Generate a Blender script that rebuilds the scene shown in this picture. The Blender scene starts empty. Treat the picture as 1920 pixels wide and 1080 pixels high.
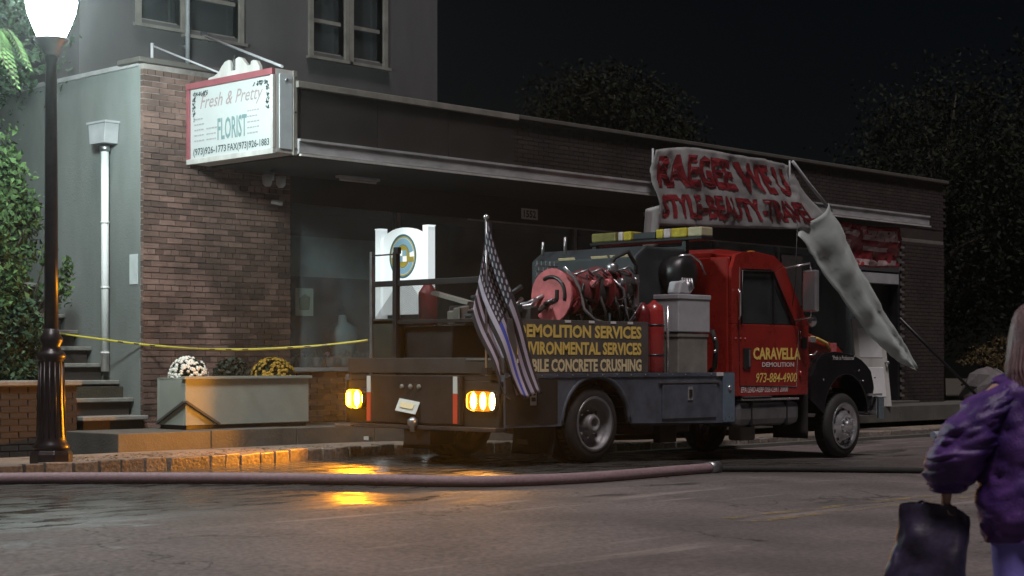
import bpy, bmesh, math, random
import numpy as np
from mathutils import Vector, Matrix, noise as mnoise

# ------------------------------------------------------------------ camera, night sky, sun, exposure
S = bpy.context.scene
R = math.radians
cam_d = bpy.data.cameras.new('camera'); cam = bpy.data.objects.new('camera', cam_d)
S.collection.objects.link(cam); S.camera = cam
cam.location = (0, 0, 1.05)
AZ = math.atan2(.692, .722)                       # looking along the street at 44 degrees to the shop front
cam.rotation_euler = (R(90), 0, AZ - R(90))
cam_d.sensor_width = 36; cam_d.lens = 3150 / 1920 * 36
cam_d.shift_y = 140 / 1920
cam_d.dof.use_dof = True; cam_d.dof.focus_distance = 19; cam_d.dof.aperture_fstop = 4.0
cam_d.clip_start = .1; cam_d.clip_end = 600

W = bpy.data.worlds.new('World'); S.world = W; W.use_nodes = True
wn = W.node_tree.nodes; wl = W.node_tree.links
sky = wn.new('ShaderNodeTexSky'); sky.sky_type = 'NISHITA'; sky.sun_disc = False
wl.new(sky.outputs['Color'], wn['Background'].inputs['Color'])
wn['Background'].inputs['Strength'].default_value = .00016
sun_d = bpy.data.lights.new('sun', 'SUN'); sun_o = bpy.data.objects.new('sun', sun_d); S.collection.objects.link(sun_o)
sun_d.energy = .50; sun_d.angle = R(14); sun_d.color = (1, .88, .88)
sv = Vector((-.26, -.36, 1)).normalized()
sun_o.rotation_euler = sv.to_track_quat('Z', 'Y').to_euler()
sky.sun_elevation = math.asin(sv.z); sky.sun_rotation = math.atan2(sv.x, sv.y)
S.view_settings.view_transform = 'Standard'; S.view_settings.look = 'None'
S.view_settings.exposure = 2.0; S.view_settings.gamma = 1
S.cycles.max_bounces = 4; S.cycles.transparent_max_bounces = 12
S.cycles.sample_clamp_indirect = 4

# ------------------------------------------------------------------ helpers
rnd = random.Random(7)
rng = np.random.default_rng(5)
COL = S.collection
ORG = {}

class MB:
    def __init__(s): s.v = []; s.f = []; s.sm = []
    def add(s, vs, fs, smooth=False):
        o = len(s.v); s.v += [tuple(v) for v in vs]
        s.f += [tuple(i + o for i in f) for f in fs]; s.sm += [smooth] * len(fs); return s
    def box(s, x0, x1, y0, y1, z0, z1):
        vs = [(x, y, z) for x in (x0, x1) for y in (y0, y1) for z in (z0, z1)]
        return s.add(vs, [(0,1,3,2),(4,6,7,5),(0,4,5,1),(2,3,7,6),(0,2,6,4),(1,5,7,3)])
    def obox(s, c, ax, ay, az, hx, hy, hz):
        c, ax, ay, az = Vector(c), Vector(ax), Vector(ay), Vector(az)
        vs = [c + ax*hx*i + ay*hy*j + az*hz*k for i in (-1,1) for j in (-1,1) for k in (-1,1)]
        return s.add(vs, [(0,1,3,2),(4,6,7,5),(0,4,5,1),(2,3,7,6),(0,2,6,4),(1,5,7,3)])
    def bar(s, p, q, w, h=None, up=(0,0,1)):
        p, q = Vector(p), Vector(q); h = h or w
        d = (q-p); L = d.length; d.normalize(); u = Vector(up)
        if abs(d.dot(u)) > .95: u = Vector((0,1,0))
        a = d.cross(u).normalized(); b = a.cross(d)
        return s.obox((p+q)/2, d, a, b, L/2, w/2, h/2)
    def tube(s, path, r, n=8, cap=True, smooth=True):
        P = [Vector(p) for p in path]; m = len(P)
        rs = r if isinstance(r, (list, tuple)) else [r]*m
        vs = []; u = None
        for i, p in enumerate(P):
            d = (P[min(i+1,m-1)] - P[max(i-1,0)]).normalized()
            if u is None:
                u = Vector((0,0,1)) if abs(d.z) < .9 else Vector((1,0,0))
            a = d.cross(u).normalized(); u = a.cross(d).normalized()
            for k in range(n):
                t = 2*math.pi*k/n; vs.append(p + (a*math.cos(t) + u*math.sin(t))*rs[i])
        fs = [(i*n+k, i*n+(k+1)%n, (i+1)*n+(k+1)%n, (i+1)*n+k) for i in range(m-1) for k in range(n)]
        s.add(vs, fs, smooth)
        if cap: s.add([vs[k] for k in range(n)], [tuple(range(n-1,-1,-1))]); s.add(vs[-n:], [tuple(range(n))])
        return s
    def lathe(s, prof, c, axis='z', n=20, smooth=True, ph=0, cap=True):
        vs = []
        for (r, h) in prof:
            for k in range(n):
                t = 2*math.pi*k/n + ph; a, b = r*math.cos(t), r*math.sin(t)
                v = {'z': (a, b, h), 'x': (h, a, b), 'y': (b, h, a)}[axis]
                vs.append((c[0]+v[0], c[1]+v[1], c[2]+v[2]))
        m = len(prof)
        fs = [(i*n+k, i*n+(k+1)%n, (i+1)*n+(k+1)%n, (i+1)*n+k) for i in range(m-1) for k in range(n)]
        s.add(vs, fs, smooth)
        if not cap: return s
        if prof[0][0] > 1e-4: s.add(vs[:n], [tuple(range(n-1,-1,-1))])
        if prof[-1][0] > 1e-4: s.add(vs[-n:], [tuple(range(n))])
        return s
    def prism(s, poly, axis, a, b):
        n = len(poly)
        def pt(p, w): return {'y': (p[0], w, p[1]), 'x': (w, p[0], p[1]), 'z': (p[0], p[1], w)}[axis]
        vs = [pt(p, a) for p in poly] + [pt(p, b) for p in poly]
        fs = [tuple(range(n)), tuple(range(2*n-1, n-1, -1))] + [(i, i+n, (i+1)%n+n, (i+1)%n) for i in range(n)]
        return s.add(vs, fs)
    def grid(s, fn, nu, nv, smooth=True):
        vs = [fn(i/nu, j/nv) for j in range(nv+1) for i in range(nu+1)]
        fs = [(j*(nu+1)+i, j*(nu+1)+i+1, (j+1)*(nu+1)+i+1, (j+1)*(nu+1)+i) for j in range(nv) for i in range(nu)]
        return s.add(vs, fs, smooth)
    def build(s, name, mat, parent=None, bevel=0, solid=0, uv=None, sub=0):
        o0 = ORG.get(parent.name, (0,0,0)) if parent else (0,0,0)
        me = bpy.data.meshes.new(name)
        me.from_pydata([(v[0]-o0[0], v[1]-o0[1], v[2]-o0[2]) for v in s.v], [], s.f); me.update()
        me.polygons.foreach_set('use_smooth', s.sm)
        bm = bmesh.new(); bm.from_mesh(me); bmesh.ops.remove_doubles(bm, verts=bm.verts, dist=1e-5) if not uv else None
        if not uv: bmesh.ops.recalc_face_normals(bm, faces=bm.faces)
        bm.to_mesh(me); bm.free()
        if uv:
            l = me.uv_layers.new(name='UV')
            for lp in me.loops: l.data[lp.index].uv = uv[lp.vertex_index]
        me.materials.append(mat)
        o = bpy.data.objects.new(name, me); COL.objects.link(o)
        if parent: o.parent = parent
        ORG[o.name] = o0
        if bevel:
            b = o.modifiers.new('bevel', 'BEVEL'); b.width = bevel; b.segments = 2; b.limit_method = 'ANGLE'; b.angle_limit = R(40)
            b.harden_normals = False
        if solid:
            m = o.modifiers.new('solid', 'SOLIDIFY'); m.thickness = solid; m.offset = 0
        return o

def tag(o, label=None, cat=None, group=None, kind=None):
    if label: o['label'] = label
    if cat: o['category'] = cat
    if group: o['group'] = group
    if kind: o['kind'] = kind
    return o
def thing(name, loc, label, cat, group=None):
    o = bpy.data.objects.new(name, None); COL.objects.link(o); o.location = loc; o.empty_display_size = .2
    ORG[o.name] = tuple(loc); return tag(o, label, cat, group)
def struct(name, loc=(0,0,0)):
    o = bpy.data.objects.new(name, None); COL.objects.link(o); o.location = loc; ORG[o.name] = tuple(loc); o['kind'] = 'structure'; return o
def piece(name, me, parent, loc, rot=(0,0,0), sc=(1,1,1)):
    o = bpy.data.objects.new(name, me); COL.objects.link(o); o.parent = parent
    o0 = ORG[parent.name]; o.location = (loc[0]-o0[0], loc[1]-o0[1], loc[2]-o0[2]); o.rotation_euler = rot; o.scale = sc
    ORG[o.name] = o0; return o
def box(name, mat, parent, x0, x1, y0, y1, z0, z1, bevel=0):
    return MB().box(x0, x1, y0, y1, z0, z1).build(name, mat, parent, bevel)

def M(name, col, rough=.6, metal=0, var=.25, scale=6, bump=.15, bscale=60, rvar=.12, col2=None, spec=None, emit=None, estr=0, coat=0, island=0, detail=6, streak=0):
    m = bpy.data.materials.new(name); m.use_nodes = True
    N = m.node_tree.nodes; L = m.node_tree.links; B = N['Principled BSDF']
    tc = N.new('ShaderNodeTexCoord'); geo = N.new('ShaderNodeNewGeometry')
    nz = N.new('ShaderNodeTexNoise'); nz.inputs['Scale'].default_value = scale; nz.inputs['Detail'].default_value = detail; nz.inputs['Roughness'].default_value = .62
    src = geo.outputs['Position']
    if streak:
        mp = N.new('ShaderNodeMapping'); mp.inputs['Scale'].default_value = (1, 1, streak); L.new(src, mp.inputs['Vector']); src = mp.outputs['Vector']
    L.new(src, nz.inputs['Vector'])
    rp = N.new('ShaderNodeValToRGB'); e = rp.color_ramp.elements
    e[0].position = .3; e[1].position = .72
    c = Vector(col)
    c2 = Vector(col2) if col2 else c
    e[0].color = (*(c*(1-var)), 1); e[1].color = (*(c2*(1+var*.6)), 1)
    L.new(nz.outputs['Fac'], rp.inputs['Fac']); out = rp.outputs['Color']
    if island:
        mx = N.new('ShaderNodeMix'); mx.data_type = 'RGBA'; mx.blend_type = 'MULTIPLY'; mx.inputs['Factor'].default_value = 1
        oi = N.new('ShaderNodeObjectInfo'); ad = N.new('ShaderNodeMath'); ad.operation = 'ADD'; fr = N.new('ShaderNodeMath'); fr.operation = 'FRACT'
        L.new(oi.outputs['Random'], ad.inputs[0]); L.new(geo.outputs['Random Per Island'], ad.inputs[1]); L.new(ad.outputs[0], fr.inputs[0])
        mr = N.new('ShaderNodeMapRange'); mr.inputs['To Min'].default_value = 1-island; mr.inputs['To Max'].default_value = 1+island*.7
        L.new(fr.outputs[0], mr.inputs['Value']); L.new(out, mx.inputs['A']); L.new(mr.outputs[0], mx.inputs['B']); out = mx.outputs['Result']
    L.new(out, B.inputs['Base Color'])
    B.inputs['Metallic'].default_value = metal
    if rvar:
        mr2 = N.new('ShaderNodeMapRange'); mr2.inputs['To Min'].default_value = max(.03, rough-rvar); mr2.inputs['To Max'].default_value = min(1, rough+rvar)
        L.new(nz.outputs['Fac'], mr2.inputs['Value']); L.new(mr2.outputs[0], B.inputs['Roughness'])
    else: B.inputs['Roughness'].default_value = rough
    if spec is not None: B.inputs['Specular IOR Level'].default_value = spec
    if coat: B.inputs['Coat Weight'].default_value = coat; B.inputs['Coat Roughness'].default_value = .08
    if bump:
        n2 = N.new('ShaderNodeTexNoise'); n2.inputs['Scale'].default_value = bscale; n2.inputs['Detail'].default_value = 4
        L.new(geo.outputs['Position'], n2.inputs['Vector'])
        bp = N.new('ShaderNodeBump'); bp.inputs['Strength'].default_value = bump; bp.inputs['Distance'].default_value = .01
        L.new(n2.outputs['Fac'], bp.inputs['Height']); L.new(bp.outputs['Normal'], B.inputs['Normal'])
    if emit: B.inputs['Emission Color'].default_value = (*emit, 1); B.inputs['Emission Strength'].default_value = estr
    return m

def glass(name, tint=(.75,.85,.85), refl=.12, haze_film=0):
    m = bpy.data.materials.new(name); m.use_nodes = True; N = m.node_tree.nodes; L = m.node_tree.links
    N.remove(N['Principled BSDF'])
    t = N.new('ShaderNodeBsdfTransparent'); t.inputs['Color'].default_value = (*tint, 1)
    g = N.new('ShaderNodeBsdfGlossy'); g.inputs['Roughness'].default_value = .05
    lw = N.new('ShaderNodeLayerWeight'); lw.inputs['Blend'].default_value = .25
    mr = N.new('ShaderNodeMapRange'); mr.inputs['To Min'].default_value = refl*.5; mr.inputs['To Max'].default_value = min(1, refl*5)
    mx = N.new('ShaderNodeMixShader'); L.new(lw.outputs['Fresnel'], mr.inputs['Value']); L.new(mr.outputs[0], mx.inputs['Fac'])
    L.new(t.outputs[0], mx.inputs[1]); L.new(g.outputs[0], mx.inputs[2]); out = mx.outputs[0]
    if haze_film:                                            # pale bluish film standing in for reflections and haze on the pane
        df = N.new('ShaderNodeBsdfDiffuse'); df.inputs['Color'].default_value = (.45,.53,.56,1)
        nz = N.new('ShaderNodeTexNoise'); nz.inputs['Scale'].default_value = 1.7; nz.inputs['Detail'].default_value = 8
        ge = N.new('ShaderNodeNewGeometry'); L.new(ge.outputs['Position'], nz.inputs['Vector'])
        r2 = N.new('ShaderNodeMapRange'); r2.inputs['From Min'].default_value = .3; r2.inputs['From Max'].default_value = .75; r2.inputs['To Min'].default_value = haze_film*.35; r2.inputs['To Max'].default_value = haze_film*1.5
        L.new(nz.outputs['Fac'], r2.inputs['Value']); m2 = N.new('ShaderNodeMixShader'); L.new(r2.outputs[0], m2.inputs['Fac']); L.new(out, m2.inputs[1]); L.new(df.outputs[0], m2.inputs[2]); out = m2.outputs[0]
    L.new(out, N['Material Output'].inputs['Surface'])
    return m

def text(name, body, mat, parent, o, ux, uz, w, h, shear=0, bold=.012, thick=.002, space=1):
    """Lettering fitted into a w x h rectangle whose lower near corner is o, running along ux and up along uz."""
    cu = bpy.data.curves.new(name, 'FONT'); cu.body = body; cu.shear = shear; cu.offset = bold; cu.space_character = space; cu.resolution_u = 2
    ob = bpy.data.objects.new('tmp_text', cu); COL.objects.link(ob)
    dg = bpy.context.evaluated_depsgraph_get(); me0 = ob.evaluated_get(dg).to_mesh()
    vs = [v.co.copy() for v in me0.vertices]; fs = [tuple(p.vertices) for p in me0.polygons]
    ob.to_mesh_clear(); bpy.data.objects.remove(ob); bpy.data.curves.remove(cu)
    x0 = min(v.x for v in vs); x1 = max(v.x for v in vs); y0 = min(v.y for v in vs); y1 = max(v.y for v in vs)
    ux, uz, o = Vector(ux), Vector(uz), Vector(o)
    mb = MB(); mb.add([o + ux*((v.x-x0)/(x1-x0)*w) + uz*((v.y-y0)/(y1-y0)*h) for v in vs], fs)
    return mb.build(name, mat, parent)

def leaves_mesh(pts, size, jitter=.4, aspect=.5, droop=0.0):
    """One leaf-shaped blade (two triangles folded on the midrib) for each point."""
    n = len(pts); pts = np.asarray(pts)
    d = rng.normal(size=(n,3)); d[:,2] -= droop; d /= np.linalg.norm(d, axis=1)[:,None]
    e = rng.normal(size=(n,3)); e -= (e*d).sum(1)[:,None]*d; e /= np.linalg.norm(e, axis=1)[:,None]
    nrm = np.cross(d, e)
    sz = size*(1 + jitter*(rng.random(n)*2-1))[:,None]
    a = pts - d*sz*.5; c = pts + d*sz*.5
    b = pts + e*sz*aspect*.5 + nrm*sz*.12; dd = pts - e*sz*aspect*.5 + nrm*sz*.12
    V = np.stack([a, b, c, dd], 1).reshape(-1,3)
    F = np.arange(n*4).reshape(-1,4)
    return V, F
def np_build(name, V, F, mat, parent=None, smooth=False):
    o0 = ORG.get(parent.name, (0,0,0)) if parent else (0,0,0)
    me = bpy.data.meshes.new(name); V = np.asarray(V, dtype=np.float32) - np.array(o0, dtype=np.float32)
    k = F.shape[1]
    me.vertices.add(len(V)); me.vertices.foreach_set('co', V.ravel())
    me.loops.add(F.size); me.loops.foreach_set('vertex_index', F.ravel().astype(np.int32))
    me.polygons.add(len(F)); me.polygons.foreach_set('loop_start', np.arange(0, F.size, k, dtype=np.int32))
    me.update(calc_edges=True); me.validate(); me.materials.append(mat)
    o = bpy.data.objects.new(name, me); COL.objects.link(o)
    if parent: o.parent = parent
    ORG[o.name] = o0; return o

# ------------------------------------------------------------------ materials
m_asphalt = None
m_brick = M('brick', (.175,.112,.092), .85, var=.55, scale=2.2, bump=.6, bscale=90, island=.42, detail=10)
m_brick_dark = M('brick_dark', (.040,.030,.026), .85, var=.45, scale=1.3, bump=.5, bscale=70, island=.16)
m_mortar = M('mortar', (.34,.31,.29), .95, var=.5, scale=3, bump=.5, bscale=120)
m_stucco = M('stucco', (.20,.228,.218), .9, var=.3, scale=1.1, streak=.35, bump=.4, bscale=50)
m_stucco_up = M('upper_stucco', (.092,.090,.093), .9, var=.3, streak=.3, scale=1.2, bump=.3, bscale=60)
m_conc = M('concrete', (.10,.10,.088), .7, var=.3, scale=3, bump=.5, bscale=40, island=.1)
m_step = M('step_stone', (.22,.22,.20), .8, var=.35, scale=7, bump=.6, bscale=30)
m_granite = M('granite', (.23,.20,.17), .5, var=.55, scale=22, bump=.9, bscale=30, island=.3)
m_white = M('white_paint', (.66,.68,.68), .45, var=.1, scale=5, bump=.1)
m_dirtywhite = M('dirty_white', (.5,.5,.48), .6, var=.3, scale=4, bump=.15, streak=.25)
m_red_trim = M('red_trim', (.27,.085,.10), .5, var=.2)
m_alu = M('aluminium_trim', (.42,.43,.44), .5, .1, var=.35, scale=3, bump=.1, streak=3)
m_dark_panel = M('dark_fascia', (.030,.027,.025), .6, var=.3, scale=2, bump=.2)
m_soffit = M('soffit_board', (.05,.052,.052), .8, var=.25, scale=2)
m_black = M('black_paint', (.018,.018,.02), .38, var=.3, scale=5, bump=.08)
m_blackr = M('black_rubber', (.022,.021,.021), .75, var=.35, scale=9, bump=.4, bscale=50)
m_dark_int = M('interior_dark', (.035,.037,.036), .9, var=.3, scale=1.2)
m_chrome = M('chrome', (.75,.76,.78), .24, .8, var=.12, scale=6, bump=.05, rvar=.08)
m_steel = M('steel', (.42,.43,.45), .38, .9, var=.25, scale=7, bump=.12)
m_grey_body = M('grey_blue_paint', (.115,.135,.17), .36, .2, var=.5, scale=4, bump=.12, bscale=12, coat=.3)
m_tail = M('tail_paint', (.030,.027,.027), .42, .1, var=.4, scale=5, bump=.15)
m_cabred = M('red_cab_paint', (.29,.020,.015), .28, 0, var=.32, scale=3.5, bump=.05, bscale=30, coat=.6, rvar=.06)
m_reelred = M('red_reel_paint', (.20,.025,.03), .5, var=.3, scale=8, bump=.1)
m_pinkred = M('faded_red_paint', (.55,.14,.15), .5, var=.35, scale=7, bump=.1)
m_tankgrey = M('slate_tank', (.036,.046,.053), .5, .1, var=.4, scale=2.5, bump=.1)
m_boxgrey = M('grey_bin', (.40,.42,.44), .6, var=.2, scale=4, bump=.12)
m_boxtan = M('tan_bin', (.22,.215,.19), .7, var=.3, scale=5, bump=.15)
m_gold = M('gold_lettering', (.85,.62,.16), .45, var=.12, scale=20, bump=0)
m_cream = M('cream_lettering', (.80,.68,.40), .5, var=.12, scale=20, bump=0)
m_print = M('white_lettering', (.72,.70,.68), .5, var=.1, scale=20, bump=0)
m_boardgrey = M('sign_board', (.10,.092,.085), .5, var=.25, scale=5, bump=.08)
m_yellow = M('yellow_plastic', (.62,.50,.05), .35, var=.3, scale=16, bump=.05)
m_tape = M('caution_tape', (.52,.46,.07), .4, var=.12, scale=9, bump=.05)
m_glass = glass('shop_glass', (.85,.9,.9), .05, .24)
m_cabglass = glass('cab_glass', (.12,.13,.13), .10, .08)
m_winglass = glass('window_glass', (.25,.28,.3), .12, .08)
m_amber = M('amber_lens', (.8,.3,.02), .3, var=0, bump=0, emit=(1,.34,.008), estr=680)
m_amberw = M('bright_amber_lens', (.8,.5,.2), .3, var=0, bump=0, emit=(1,.52,.16), estr=150)
m_amber_case = M('amber_case', (.5,.16,.02), .2, var=.1, bump=.02, emit=(1,.32,.01), estr=.10)
m_globe = M('lamp_globe', (.9,.9,.9), .4, var=0, bump=0, emit=(.86,1,.98), estr=66)
m_lamp_iron = M('lamp_iron', (.030,.024,.026), .35, .3, var=.35, scale=9, bump=.12, bscale=30)

# ------------------------------------------------------------------ the setting: road, kerb, walks
def zr(x, y):
    t = min(max((x-12.5)/6.5, 0), 1)
    return -.155*t*t*(3-2*t) - .026*min(max(11.2-y, 0), 9)

def road_material():
    m = bpy.data.materials.new('asphalt'); m.use_nodes = True; N = m.node_tree.nodes; L = m.node_tree.links; B = N['Principled BSDF']
    geo = N.new('ShaderNodeNewGeometry'); P = geo.outputs['Position']
    def noise(sc, det=5, mapscale=None, off=0):
        n = N.new('ShaderNodeTexNoise'); n.inputs['Scale'].default_value = sc; n.inputs['Detail'].default_value = det
        mp = N.new('ShaderNodeMapping'); mp.inputs['Scale'].default_value = mapscale or (1,1,1); mp.inputs['Location'].default_value = (off, off*1.3, 0)
        L.new(P, mp.inputs['Vector']); L.new(mp.outputs[0], n.inputs['Vector']); return n.outputs['Fac']
    def mr(v, a, b, c=0, d=1, sm=True):
        n = N.new('ShaderNodeMapRange'); n.interpolation_type = 'SMOOTHSTEP' if sm else 'LINEAR'
        for k, x in zip(('From Min','From Max','To Min','To Max'), (a,b,c,d)): n.inputs[k].default_value = x
        L.new(v, n.inputs['Value']); return n.outputs[0]
    def mth(op, a, b):
        n = N.new('ShaderNodeMath'); n.operation = op
        for i, x in enumerate((a,b)):
            if isinstance(x, (int,float)): n.inputs[i].default_value = x
            else: L.new(x, n.inputs[i])
        return n.outputs[0]
    def mixc(f, a, b):
        n = N.new('ShaderNodeMix'); n.data_type = 'RGBA'; L.new(f, n.inputs['Factor'])
        for k, x in (('A',a),('B',b)):
            if isinstance(x, tuple): n.inputs[k].default_value = (*x,1)
            else: L.new(x, n.inputs[k])
        return n.outputs['Result']
    sp = N.new('ShaderNodeSeparateXYZ'); L.new(P, sp.inputs[0]); X, Y = sp.outputs['X'], sp.outputs['Y']
    n1 = noise(.9, 8); n2 = noise(26, 6); n3 = noise(1.6, 7, (.28,2.6,1), 3); n4 = noise(.45, 4, None, 9); n5 = noise(170, 3)
    nw = noise(.75, 6, (.55,1.3,1), 5)
    c = mixc(mr(n1,.35,.68), (.118,.101,.099), (.185,.157,.151))
    c = mixc(mr(n2,.30,.75,0,.55), c, (.06,.056,.054))
    c = mixc(mr(n3,.57,.70,0,.7), c, (.27,.23,.21))                      # pale scuffs along the driving direction
    c = mixc(mr(n4,.56,.70,0,.45), c, (.055,.052,.05))                     # tar patches
    gut = mr(mth('ADD', Y, mth('MULTIPLY', mth('SUBTRACT', nw, .5), 3.0)), 9.0, 10.9)
    gut = mth('MULTIPLY', gut, mr(X, 21, 15))
    vo = N.new('ShaderNodeTexVoronoi'); vo.feature = 'DISTANCE_TO_EDGE'; vo.inputs['Scale'].default_value = .55
    wv = N.new('ShaderNodeVectorMath'); wv.operation = 'ADD'; nv = N.new('ShaderNodeTexNoise'); nv.inputs['Scale'].default_value = 2.2; nv.inputs['Detail'].default_value = 6; L.new(P, nv.inputs['Vector']); L.new(P, wv.inputs[0]); L.new(nv.outputs['Color'], wv.inputs[1]); L.new(wv.outputs[0], vo.inputs['Vector'])
    c = mixc(mth('MULTIPLY', mr(vo.outputs['Distance'], .012, .0), mr(n4, .45, .55)), c, (.03,.028,.026))     # cracks
    pud = mth('MULTIPLY', mr(noise(.8, 3, (.5,1.5,1), 21), .60, .64), mr(Y, 8.2, 9.6))
    wet = mth('MAXIMUM', gut, mth('MULTIPLY', pud, .8))
    c = mixc(wet, c, (.040,.039,.036))
    L.new(c, B.inputs['Base Color'])
    rr = mth('ADD', mth('MULTIPLY', mr(n2,.3,.7,-.10,.10), 1), .78)
    wr = mr(noise(5, 6, (.5,1.6,1), 2), .36, .66, .09, .58)
    mxr = N.new('ShaderNodeMix'); L.new(wet, mxr.inputs['Factor']); L.new(rr, mxr.inputs['A']); L.new(wr, mxr.inputs['B']); L.new(mxr.outputs['Result'], B.inputs['Roughness'])
    bp = N.new('ShaderNodeBump'); bp.inputs['Distance'].default_value = .012
    L.new(mr(wet, 0, 1, .75, .10), bp.inputs['Strength'])
    L.new(mth('ADD', mth('MULTIPLY', n5, .6), n2), bp.inputs['Height']); L.new(bp.outputs[0], B.inputs['Normal'])
    return m
m_asphalt = road_material()
xs = [-40,-20,-10,-4] + [i*.5 for i in range(-4,64)] + [34,40,60,95]
ys = [-40,-20,-10,-4] + [i*.4 for i in range(-4,42)] + [18,24,40,65]
mb = MB(); mb.add([(x, y, zr(x,y)) for y in ys for x in xs], [(j*len(xs)+i, j*len(xs)+i+1, (j+1)*len(xs)+i+1, (j+1)*len(xs)+i) for j in range(len(ys)-1) for i in range(len(xs)-1)], True)
road = tag(mb.build('road', m_asphalt), kind='structure')

def worn_paint():
    m = M('worn_yellow_paint', (.36,.27,.13), .7, var=.3, scale=9, bump=.4, bscale=80)
    N = m.node_tree.nodes; L = m.node_tree.links
    n = N.new('ShaderNodeTexNoise'); n.inputs['Scale'].default_value = 5; n.inputs['Detail'].default_value = 8; n.inputs['Roughness'].default_value = .75
    g = N.new('ShaderNodeNewGeometry'); L.new(g.outputs['Position'], n.inputs['Vector'])
    r = N.new('ShaderNodeMapRange'); r.inputs['From Min'].default_value = .46; r.inputs['From Max'].default_value = .56; r.inputs['To Max'].default_value = .6; L.new(n.outputs['Fac'], r.inputs['Value'])
    L.new(r.outputs[0], N['Principled BSDF'].inputs['Alpha']); return m
m_wyel = worn_paint()
mk = struct('road_marking')
for y0 in (7.12, 7.36):
    MB().grid(lambda u, v, y0=y0: (9.9+u*20, y0+v*.10, zr(9.9+u*20, y0+v*.10)+.004), 60, 1).build('painted_line', m_wyel, mk)

# kerb of granite setts, each a stone of its own; line bends out a little by the lamp
def kerb_y(x):
    t = min(max((x-9)/3.6, 0), 1); return 13.86 + .42*t*t*(3-2*t)
kerb = struct('kerb', (7,14,0))
km = []
for k in range(6):
    b = MB(); h = .075; r = random.Random(k)
    vs = [(sx*(.5-(.06 if abs(sz-1) < .1 else .02)*r.random()), sy*.085+(r.random()-.5)*.014, sz*.22-.1+(r.random()-.5)*.012) for sx in (-1,1) for sy in (-1,1) for sz in (0,1)]
    b.add(vs, [(0,1,3,2),(4,6,7,5),(0,4,5,1),(2,3,7,6),(0,2,6,4),(1,5,7,3)])
    o = b.build('sett', m_granite, None, .014); km.append(o.data); bpy.data.objects.remove(o)
x = 5.0
while x < 30:
    L_ = rnd.choice([.21,.24,.27,.30]) if x < 21 else .6
    if 9.35 < x < 9.6: L_ = .55
    xc = x + L_/2; a = math.atan2(kerb_y(xc+.1)-kerb_y(xc-.1), .2)
    o = piece('kerb_stone', rnd.choice(km), kerb, (xc, kerb_y(xc)+(rnd.random()-.5)*.015, zr(xc,14)-.012+rnd.random()*.02), ((rnd.random()-.5)*.05, (rnd.random()-.5)*.06, a), (L_-.012, 1, 1))
    bv = o.modifiers.new('bevel', 'BEVEL'); bv.width = .012; bv.segments = 2
    x += L_

m_strip = M('strip_concrete', (.24,.20,.16), .55, var=.4, scale=4, bump=.7, bscale=30, island=.12)
walk = struct('pavement', (7,15,0))
x = 5.0
while x < 29.6:
    w = 1.18
    def st(u, v, x=x, w=w):
        xx = x+.006+u*(w-.012); return (xx, (kerb_y(xx)+.09)*(1-v)+14.96*v, .10+zr(xx,14)+.02*v)
    b = MB(); b.grid(st, 3, 3)
    b.build('lower_slab', m_strip, walk)
    if x > 8.6:
        b = MB().box(x+.005, x+w-.005, 14.965, 16.3, .05, .31+rnd.random()*.006); b.build('slab', m_conc, walk, .008)
    x += w
MB().box(5, 30, 14.0, 16.4, -.3, .045+zr(29,14)).build('bedding', m_conc, walk)

# ------------------------------------------------------------------ the shop with its brick pier, canopy and shop window
shop = thing('shop_building', (10.8,16.1,.31), 'long single-storey brick shop with a deep flat canopy over dark windows', 'building')
bm_ = []
for k in range(5):
    r = random.Random(40+k); b = MB()
    vs = [(sx*.1+(r.random()-.5)*.005, sy*.03-(.004*r.random() if sy < 0 else 0), sz*.0285+(r.random()-.5)*.004) for sx in (-1,1) for sy in (-1,1) for sz in (-1,1)]
    b.add(vs, [(0,1,3,2),(4,6,7,5),(0,4,5,1),(2,3,7,6),(0,2,6,4),(1,5,7,3)])
    o = b.build('brick', m_brick, None); bm_.append(o.data); bpy.data.objects.remove(o)
pier = MB().box(10.80, 12.9, 16.112, 16.4, .2, 4.43).build('brick_pier', m_mortar, shop)
spots = []
nc = int((4.43-.31)/.0677)
for c in range(nc):
    z = .31+.034+c*.0677
    header = (c % 6 == 5)
    L_ = .108 if header else .214
    x = 10.79 - (0 if c % 2 == 0 else L_/2)
    while x < 12.9-.01:
        a, b_ = max(x, 10.79), min(x+L_, 12.9)
        if b_-a > .03: spots.append(((a+b_)/2, z, b_-a-.012))
        x += L_
def vis(s):   # how large a brick shows: behind the planter or the sign box not at all
    X, Z, w_ = s
    hid = (Z < .92 and X > 10.5) or (X > 11.45 and Z > 3.2)
    return (0 if hid else 1) * w_ / (.722*X+.692*16.1)
order = sorted(range(len(spots)), key=lambda i: -vis(spots[i])); top = set(order[:300])
rest = MB()
for i, (X, Z, w_) in enumerate(spots):
    dy = rnd.random()*.006
    if i in top:
        piece('brick', rnd.choice(bm_), pier, (X, 16.13-dy, Z), ((rnd.random()-.5)*.03, (rnd.random()-.5)*.012, (rnd.random()-.5)*.02), (w_/.2, 1, 1))
    else: rest.box(X-w_/2, X+w_/2, 16.10-dy, 16.16, Z-.0285, Z+.0285)
tag(rest.build('brickwork', m_brick, pier), kind='stuff')

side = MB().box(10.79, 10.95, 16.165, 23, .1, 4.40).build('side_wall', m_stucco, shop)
MB().box(10.76, 11.0, 16.17, 23, 4.40, 4.45).build('side_coping', m_alu, shop)
MB().box(10.782, 10.789, 16.2, 16.36, 1.94, 2.28).build('paint_patch', M('pale_patch', (.55,.62,.62), .8, var=.12), side)
MB().prism([(12.9,3.345),(28.62,3.345),(28.62,4.43),(12.9,4.43)], 'y', 16.12, 16.42).build('upper_wall', m_brick_dark, shop)
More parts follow.
